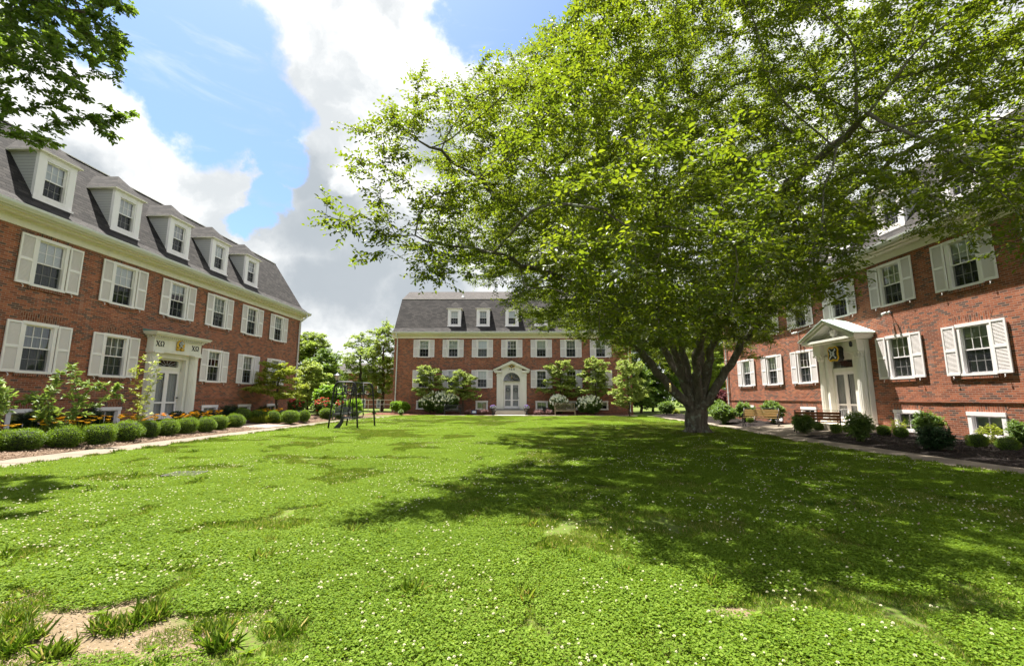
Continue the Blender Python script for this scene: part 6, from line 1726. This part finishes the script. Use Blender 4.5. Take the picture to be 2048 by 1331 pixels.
def straight_bench(x, y, w, mat, label, h=.92, rz=0, solid=True):
    o = empty('garden_bench', (x, y, .03), rz); tag(o, label, 'bench')
    s = MB()
    for k in range(5): s.box(-w / 2, w / 2, -.40 + k * .095, -.40 + k * .095 + .075, .42, .445)
    s.build('seat', mat, o)
    b = MB(); b.box(-w / 2, w / 2, .045, .085, h - .07, h); b.box(-w / 2, w / 2, .045, .085, .50, .55)
    n = 15 if solid else 9
    for k in range(n): xx = -w / 2 + .06 + (w - .12) * k / (n - 1); b.box(xx - .018, xx + .018, .055, .075, .55, h - .07)
    b.build('backrest', mat, o)
    for sx in (-1, 1):
        for yy, hh in ((-.37, .62), (.065, h + .01)):
            l = MB(); xx = sx * (w / 2 - .03); l.box(xx - .032, xx + .032, yy - .03, yy + .03, 0, hh); l.build('leg', mat, o)
        a = MB(); a.box(sx * (w / 2 - .03) - .035, sx * (w / 2 - .03) + .035, -.42, .05, .622, .65); a.build('armrest', mat, o)
    r_ = MB(); r_.box(-w / 2 + .06, w / 2 - .06, -.385, -.355, .34, .415); r_.build('apron', mat, o)
straight_bench(4.7, 39.55, 1.8, M['wood3'], 'weathered wooden bench before the white hydrangeas right of the far doorway', 1.05)
straight_bench(-5.25, 39.75, 1.5, M['black'], 'black metal bench before the hydrangea left of the far doorway', .88)
straight_bench(-11.3, 30.0, 1.2, mat_plain('grey_bench_metal', (.09, .10, .11), .5, .2), 'pale metal bench seen through the iron swing', .85)

def bistro_chair(x, y, z, rz, label, grp=None):
    o = empty('bistro_chair', (x, y, z), rz); tag(o, label, 'chair', grp)
    s = MB(); s.lathe([(.2, 0), (.21, .01), (.2, .02)], (0, 0, .45), 16); s.build('seat', M['white'], o)
    b = MB(); b.tube([(-.19, .16, .46), (-.2, .2, .75), (-.12, .22, .9), (.12, .22, .9), (.2, .2, .75), (.19, .16, .46)], .014, 6)
    for k in range(4):
        a = -.09 + .06 * k; b.tube([(a, .18, .47), (a + .04, .21, .68), (a, .22, .88)], .009, 5)
    b.build('backrest', M['white'], o, smooth=True)
    for sx in (-1, 1):
        for sy in (-1, 1):
            l = MB(); l.tube([(sx * .15, sy * .14, .45), (sx * .2, sy * .19, 0)], .013, 6); l.build('leg', M['white'], o)
bistro_chair(14.0, 18.6, .19, R(120), 'white metal bistro chair beside the right doorway')

def planter(x, y, label):
    o = empty('planter_bowl', (x, y, .40)); tag(o, label, 'planter', 'black bowls on the step of the left doorway')
    p = MB(); p.lathe([(.14, 0), (.17, .05), (.10, .12), (.22, .26), (.32, .34), (.34, .40), (.30, .39)], (0, 0, 0), 20); p.build('bowl', M['black'], o, smooth=True)
    r = np.random.default_rng(int(y * 10)); n = 160; d = unit(r.normal(size=(n, 3))); d[:, 2] = abs(d[:, 2])
    V, Q = leaf_geo(d * [.2, .2, .06] + [0, 0, .38], d, rnd_dir(n, r), np.full(n, .09), np.full(n, .03))
    link('foliage', big_mesh('foliage', V, Q, M['leaf_dark'], np.repeat(r.uniform(0, 1, n), 6)), o)
planter(-14.75, 19.7, 'black planter bowl at the near side of the left doorway step'); planter(-14.75, 20.9, 'black planter bowl in front of the middle of the left doors'); planter(-14.75, 22.0, 'black planter bowl at the far side of the left doorway step')

# drain grate in the lawn
o = empty('drain_grate', (-6.27, 8.75, 0), R(8)); tag(o, 'rectangular black iron drain grate set in the lawn at left', 'drain grate')
dg = MB(); dg.box(-.30, .30, -.24, -.20, .03, .062); dg.box(-.30, .30, .20, .24, .03, .062); dg.box(-.30, -.26, -.20, .20, .03, .0615); dg.box(.26, .30, -.20, .20, .03, .0615)
dg.build('frame', M['iron'] if 'iron' in M else mat_plain('grey_iron', (.07, .06, .065), .8, .0), o)
for k in range(9):
    b = MB(); b.box(-.262 + .055 * k + .022, -.262 + .055 * k + .047, -.20, .20, .035, .058); b.build('bar', bpy.data.materials['grey_iron'], o)
dk = MB(); dk.quad((-.26, -.2, .02), (.26, -.2, .02), (.26, .2, .02), (-.26, .2, .02)); dk.build('pit', M['dark'], o)

def sign(x, y, z, w, h, mat, label, cat='sign', rz=0, tilt=0, posts=True, mat2=None):
    o = empty('garden_sign', (x, y, z), rz); tag(o, label, cat)
    b = MB(); b.M = Matrix.Rotation(R(tilt), 4, 'X'); b.box(-w / 2, w / 2, -.012, .012, .12, .12 + h); b.build('board', mat, o)
    if mat2:
        c = MB(); c.M = Matrix.Rotation(R(tilt), 4, 'X'); c.box(-w * .38, w * .38, -.017, -.0125, .12 + h * .2, .12 + h * .8); c.build('board_face', mat2, o)
    for s in (-1, 1):
        l = MB(); l.M = Matrix.Rotation(R(tilt), 4, 'X'); l.tube([(s * w * .42, .02, -.02), (s * w * .42, .02, .12 + h * .7)], .012, 5); l.build('leg', M['black'], o)
sign(-3.35, 39.62, .03, .42, .28, mat_plain('blue_board', (.03, .09, .28), .5), 'small blue yard sign between the two purple shrubs', mat2=M['silver'])
sign(-2.55, 41.2, .35, .30, .52, M['wood3'], 'tilted tan board leaning by the basement window left of the far doorway', 'board', 0, -8)
sign(-1.62, 40.95, .28, .36, .42, M['white'], 'white easel board behind the left urn', 'easel board', 0, -10, mat2=M['silver'])
sign(1.35, 40.95, .28, .36, .42, M['white'], 'white easel board behind the right urn', 'easel board', 0, -10, mat2=M['silver'])
sign(3.15, 40.6, .2, .62, .34, M['black'], 'low black board in front of the basement window right of the far doorway', 'board')

# flood lamp and spigots on the right hall, feeder in the tree
def on_hall(b, s, z, d):
    ox, oy, oz, yaw = b; t = (math.cos(yaw), math.sin(yaw)); n = (math.sin(yaw), -math.cos(yaw))
    return (ox + t[0] * s + n[0] * d, oy + t[1] * s + n[1] * d, oz + z)
o = empty('flood_lamp', on_hall(BR, 2.7, 4.95, 0), BR[3]); o.parent = None; tag(o, 'twin bronze flood lamp on the brick above the window right of the white portico', 'lamp', 'flood lamps on the right hall')
a = MB(); a.lathe([(.05, 0), (.05, .03)], (0, 0, 0), 10); a.M = None
p_ = a.build('wall_plate', M['black'], o); p_.rotation_euler = (R(90), 0, 0)
for s in (-1, 1):
    h = MB(); h.tube([(0, -.02, 0), (s * .05, -.10, .0), (s * .08, -.16, .02)], .012, 6); h.tube([(s * .08, -.14, .03), (s * .12, -.22, -.02), (s * .14, -.28, -.05)], [.03, .045, .055], 10); h.build('lamp_head', M['galv'], o)
o2 = copy_tree(o); o2.location = on_hall(BR, -3.1, 5.0, 0); tag(o2, 'twin flood lamp on the brick left of the white portico with its conduit', 'lamp', 'flood lamps on the right hall')
c = MB(); c.tube([(0, -.03, .02), (.25, -.03, .06), (1.5, -.03, .20)], .014, 5); c.tube([(0, -.03, 0), (0, -.03, -.9)], .012, 5); c.build('conduit', M['galv'], o2)
o = empty('wall_spigot', on_hall(BR, 4.35, .75, 0), BR[3]); tag(o, 'small brass garden spigot on the brick between the basement windows', 'spigot')
a = MB(); a.tube([(0, 0, 0), (0, -.09, 0), (0, -.12, -.05)], .02, 8); a.build('tap', M['brass'], o); a = MB(); a.tube([(-.045, -.07, .06), (.045, -.07, .06)], .012, 6); a.tube([(0, -.07, 0), (0, -.07, .06)], .008, 5); a.build('handle', M['brass'], o)
o = empty('bird_feeder', (6.45, 18.0, 1.78)); tag(o, 'pale yellow tube feeder hanging left of the big trunk', 'bird feeder')
a = MB(); a.lathe([(.045, .02), (.045, .28)], (0, 0, 0), 10); a.build('tube', mat_plain('pale_yellow_plastic', (.72, .66, .30), .4), o, smooth=True)
a = MB(); a.lathe([(.07, 0), (.07, .015)], (0, 0, 0), 10); a.lathe([(.065, 0), (.02, .05)], (0, 0, .28), 10); a.tube([(0, 0, .32), (0.02, .1, 1.3)], .003, 4); a.build('cap', M['brass'], o)

# grey garden wall near the roses
o = empty('stone_wall', (-14.6, 29.2, .15)); tag(o, 'low grey stone garden wall by the red roses', 'garden wall')
sw = MB()
for j in range(4):
    for i in range(5):
        x = -.9 + i * .36 + (j % 2) * .16; q = random.uniform(-.02, .02)
        sw.box(x, x + .345, -.12 + q, .14, j * .13, j * .13 + .122)
sw.build('stones', mat_plain('grey_blue_stone', (.20, .21, .24), .85, 0, .3, 5), o)

# distant brick building in the left gap, with the white rail in front
def far_building():
    o = empty('apartment_building', (-21.5, 64, -.4)); tag(o, 'distant two storey brick building seen between the left and far halls', 'building')
    w = MB(); w.box(-7, 9.5, 0, 9, 0, 5.6); w.build('wall', M['brick'], o)
    r = MB(); r.add([(-7.5, -.5, 5.6), (10, -.5, 5.6), (10, 9.5, 5.6), (-7.5, 9.5, 5.6), (-4.5, 4.5, 7.2), (7, 4.5, 7.2)], [(0, 1, 5, 4), (1, 2, 5), (2, 3, 4, 5), (3, 0, 4)]); r.box(-7.5, 10, -.5, 9.5, 5.42, 5.598, 1)
    r.build('roof', [M['shingle_light'], M['white']], o)
    for x in (-5.5, -2.8, -.1, 2.6, 5.3, 8.0):
        for z in (.5, 2.5, 4.0)[:3]:
            hh = 1.25
            m = MB()
            m.box(x - .55, x - .45, -.05, .02, z, z + hh); m.box(x + .45, x + .55, -.05, .02, z, z + hh); m.box(x - .45, x + .45, -.05, .02, z + hh - .1, z + hh); m.box(x - .45, x + .45, -.05, .02, z, z + .08); m.box(x - .45, x + .45, -.045, .02, z + .6, z + .65)
            f = m.build('window', M['white'], o)
            p = MB(); p.quad((x - .45, -.012, z + .08), (x + .45, -.012, z + .08), (x + .45, -.012, z + hh - .1), (x - .45, -.012, z + hh - .1)); p.build('pane', M['curtain_dk'], f)
far_building()
o = empty('pipe_railing', (-14.9, 49.0, .0)); tag(o, 'white painted pipe railing in front of the distant brick building', 'railing')
for z in (.78, 1.28):
    a = MB(); a.tube([(-2.2, 0, z), (1.7, 0, z)], .035, 6); a.build('rail', M['white'], o)
for x in (-2.2, -.9, .4, 1.7):
    a = MB(); a.tube([(x, 0, 0), (x, 0, 1.3)], .035, 6); a.build('post', M['white'], o)

# ------------------------------------------------------------------ camera, light, sky
cam = bpy.data.cameras.new('camera'); co = bpy.data.objects.new('camera', cam); COL.objects.link(co); sc.camera = co
F_PX, PITCH, ROLL = 878.18, .1474, .0028
cam.sensor_width = 36; cam.sensor_fit = 'HORIZONTAL'; cam.lens = F_PX / 2048 * 36; cam.clip_start = .05; cam.clip_end = 2000
cp, sp = math.cos(PITCH), math.sin(PITCH); cr, sr = math.cos(ROLL), math.sin(ROLL)
Fv = Vector((0, cp, sp)); Uv = Vector((0, -sp, cp)); Rv = Vector((1, 0, 0))
R2 = Rv * cr + Uv * sr; U2 = -Rv * sr + Uv * cr
mt = Matrix(((R2.x, U2.x, -Fv.x, 0), (R2.y, U2.y, -Fv.y, 0), (R2.z, U2.z, -Fv.z, 1.5), (0, 0, 0, 1)))
co.matrix_world = mt

sund = Vector((-.24, .26, 1.0)).normalized()
sl = bpy.data.lights.new('sun', 'SUN'); sl.energy = SUN_E; sl.angle = R(.55); sl.color = (1.0, .955, .88)
so = bpy.data.objects.new('sun', sl); COL.objects.link(so); so.location = (0, 0, 60)
so.rotation_euler = sund.to_track_quat('Z', 'Y').to_euler()

w = bpy.data.worlds.new('World'); sc.world = w; w.use_nodes = True
nt = w.node_tree; nt.nodes.clear(); N = nt.nodes; Lk = nt.links.new
def nd(t, **k):
    n = N.new(t)
    for a, b in k.items(): setattr(n, a, b)
    return n
def mth(op, a, b=0.0, c=None, clamp=False):
    m = nd('ShaderNodeMath', operation=op, use_clamp=clamp)
    for i, v in enumerate((a, b) if c is None else (a, b, c)):
        if hasattr(v, 'links'): Lk(v, m.inputs[i])
        else: m.inputs[i].default_value = v
    return m.outputs[0]
sky = nd('ShaderNodeTexSky', sky_type='NISHITA', sun_disc=False); sky.sun_elevation = math.asin(sund.z); sky.sun_rotation = math.atan2(sund.x, sund.y)
sky.altitude = 200; sky.air_density = 1.0; sky.dust_density = 1.3; sky.ozone_density = 1.5
tc = nd('ShaderNodeTexCoord'); d0 = tc.outputs['Generated']
def noise(vec, s, det, rough=.55, dist=0.0):
    n = nd('ShaderNodeTexNoise'); n.inputs['Scale'].default_value = s; n.inputs['Detail'].default_value = det; n.inputs['Roughness'].default_value = rough; n.inputs['Distortion'].default_value = dist
    Lk(vec, n.inputs['Vector']); return n
# domain warp
wn = noise(d0, 3.5, 7, .62)
v1 = nd('ShaderNodeVectorMath', operation='SUBTRACT'); Lk(wn.outputs['Color'], v1.inputs[0]); v1.inputs[1].default_value = (.5, .5, .5)
v2 = nd('ShaderNodeVectorMath', operation='SCALE'); Lk(v1.outputs[0], v2.inputs[0]); v2.inputs['Scale'].default_value = .20
v3 = nd('ShaderNodeVectorMath', operation='ADD'); Lk(d0, v3.inputs[0]); Lk(v2.outputs[0], v3.inputs[1])
v4 = nd('ShaderNodeVectorMath', operation='NORMALIZE'); Lk(v3.outputs[0], v4.inputs[0]); dw = v4.outputs[0]
def blobs(lst, vec):
    out = None
    for (x, y, z), r in lst:
        q = nd('ShaderNodeVectorMath', operation='DISTANCE'); Lk(vec, q.inputs[0]); q.inputs[1].default_value = (x, y, z)
        f = mth('SUBTRACT', 1.0, mth('DIVIDE', q.outputs['Value'], r))
        out = f if out is None else mth('MAXIMUM', out, f)
    return out
def ramp(f, a, b):
    m = nd('ShaderNodeMapRange', interpolation_type='SMOOTHSTEP'); Lk(f, m.inputs['Value']); m.inputs['From Min'].default_value = a; m.inputs['From Max'].default_value = b; return m.outputs[0]
BLUE = [((-.506, .631, .588), .15), ((-.556, .65, .518), .10), ((-.48, .703, .526), .12), ((-.455, .765, .455), .055), ((-.470, .791, .390), .05), ((-.49, .80, .345), .045), ((-.06, .706, .705), .10), ((.058, .698, .713), .09), ((-.60, .57, .56), .10), ((-.55, .55, .63), .17), ((.5, .1, .86), .3), ((-.2, -.6, .75), .35), ((.7, -.6, .4), .25), ((-.8, -.5, .35), .2)]
GRAY = [((-.392, .852, .347), .15), ((-.354, .903, .246), .17), ((-.408, .81, .423), .07), ((-.31, .90, .28), .16), ((-.684, .643, .343), .09), ((-.226, .948, .225), .17), ((-.416, .878, .239), .10), ((-.15, .85, .5), .09)]
PUFF = [((-.334, .833, .44), .045)]
fb = noise(d0, 9, 10, .6)
det = mth('SUBTRACT', fb.outputs['Fac'], .5)
bl = mth('ADD', blobs(BLUE, dw), mth('MULTIPLY', det, .9))
cover = mth('SUBTRACT', 1.0, ramp(bl, .02, .30))
pf = mth('ADD', blobs(PUFF, dw), mth('MULTIPLY', det, 1.2)); pfm = ramp(pf, -.05, .25)
gr = ramp(mth('ADD', blobs(GRAY, dw), mth('MULTIPLY', det, .9)), -.15, .75)
gr = mth('MULTIPLY', gr, mth('SUBTRACT', 1.0, pfm))
lump = noise(dw, 6, 8, .55)
shade = ramp(lump.outputs['Fac'], .36, .58)
cmix = nd('ShaderNodeMix', data_type='RGBA'); Lk(shade, cmix.inputs[0]); cmix.inputs[6].default_value = (1.12, 1.18, 1.22, 1); cmix.inputs[7].default_value = (1.8, 1.8, 1.78, 1)
cm2 = nd('ShaderNodeMix', data_type='RGBA'); Lk(mth('MULTIPLY', gr, .95), cm2.inputs[0]); Lk(cmix.outputs[2], cm2.inputs[6]); cm2.inputs[7].default_value = (.74, .82, .89, 1)
# faint cirrus in the blue
mp = nd('ShaderNodeMapping'); mp.inputs['Scale'].default_value = (2, 2, 9); mp.inputs['Rotation'].default_value = (0, .6, .5); Lk(d0, mp.inputs[0])
ci = noise(mp.outputs[0], 2.2, 6, .6, .8); cir = mth('MULTIPLY', ramp(ci.outputs['Fac'], .5, .8), .45)
cover2 = mth('MAXIMUM', mth('MAXIMUM', cover, pfm), cir)
skys = nd('ShaderNodeMix', data_type='RGBA', blend_type='MULTIPLY'); skys.inputs[0].default_value = 1.0; Lk(sky.outputs[0], skys.inputs[6]); skys.inputs[7].default_value = (*SKY_TINT, 1)
cs = nd('ShaderNodeMix', data_type='RGBA', blend_type='MULTIPLY'); cs.inputs[0].default_value = 1.0; Lk(cm2.outputs[2], cs.inputs[6]); cs.inputs[7].default_value = (CLOUD, CLOUD, CLOUD, 1)
fm = nd('ShaderNodeMix', data_type='RGBA'); Lk(cover2, fm.inputs[0]); Lk(skys.outputs[2], fm.inputs[6]); Lk(cs.outputs[2], fm.inputs[7])
bg = nd('ShaderNodeBackground'); bg.inputs['Strength'].default_value = .1; Lk(fm.outputs[2], bg.inputs[0])
ow = nd('ShaderNodeOutputWorld'); Lk(bg.outputs[0], ow.inputs[0])
w.cycles.sampling_method = 'MANUAL'; w.cycles.sample_map_resolution = 1024

sc.view_settings.view_transform = 'Standard'; sc.view_settings.look = 'None'; sc.view_settings.gamma = 1.0; sc.view_settings.exposure = EXPO
sc.cycles.max_bounces = 8; sc.cycles.transparent_max_bounces = 16; sc.cycles.diffuse_bounces = 3; sc.cycles.glossy_bounces = 3; sc.cycles.transmission_bounces = 6
sc.cycles.use_denoising = True; sc.cycles.sample_clamp_indirect = 6
sc.cycles.use_adaptive_sampling = True; sc.cycles.adaptive_threshold = .015
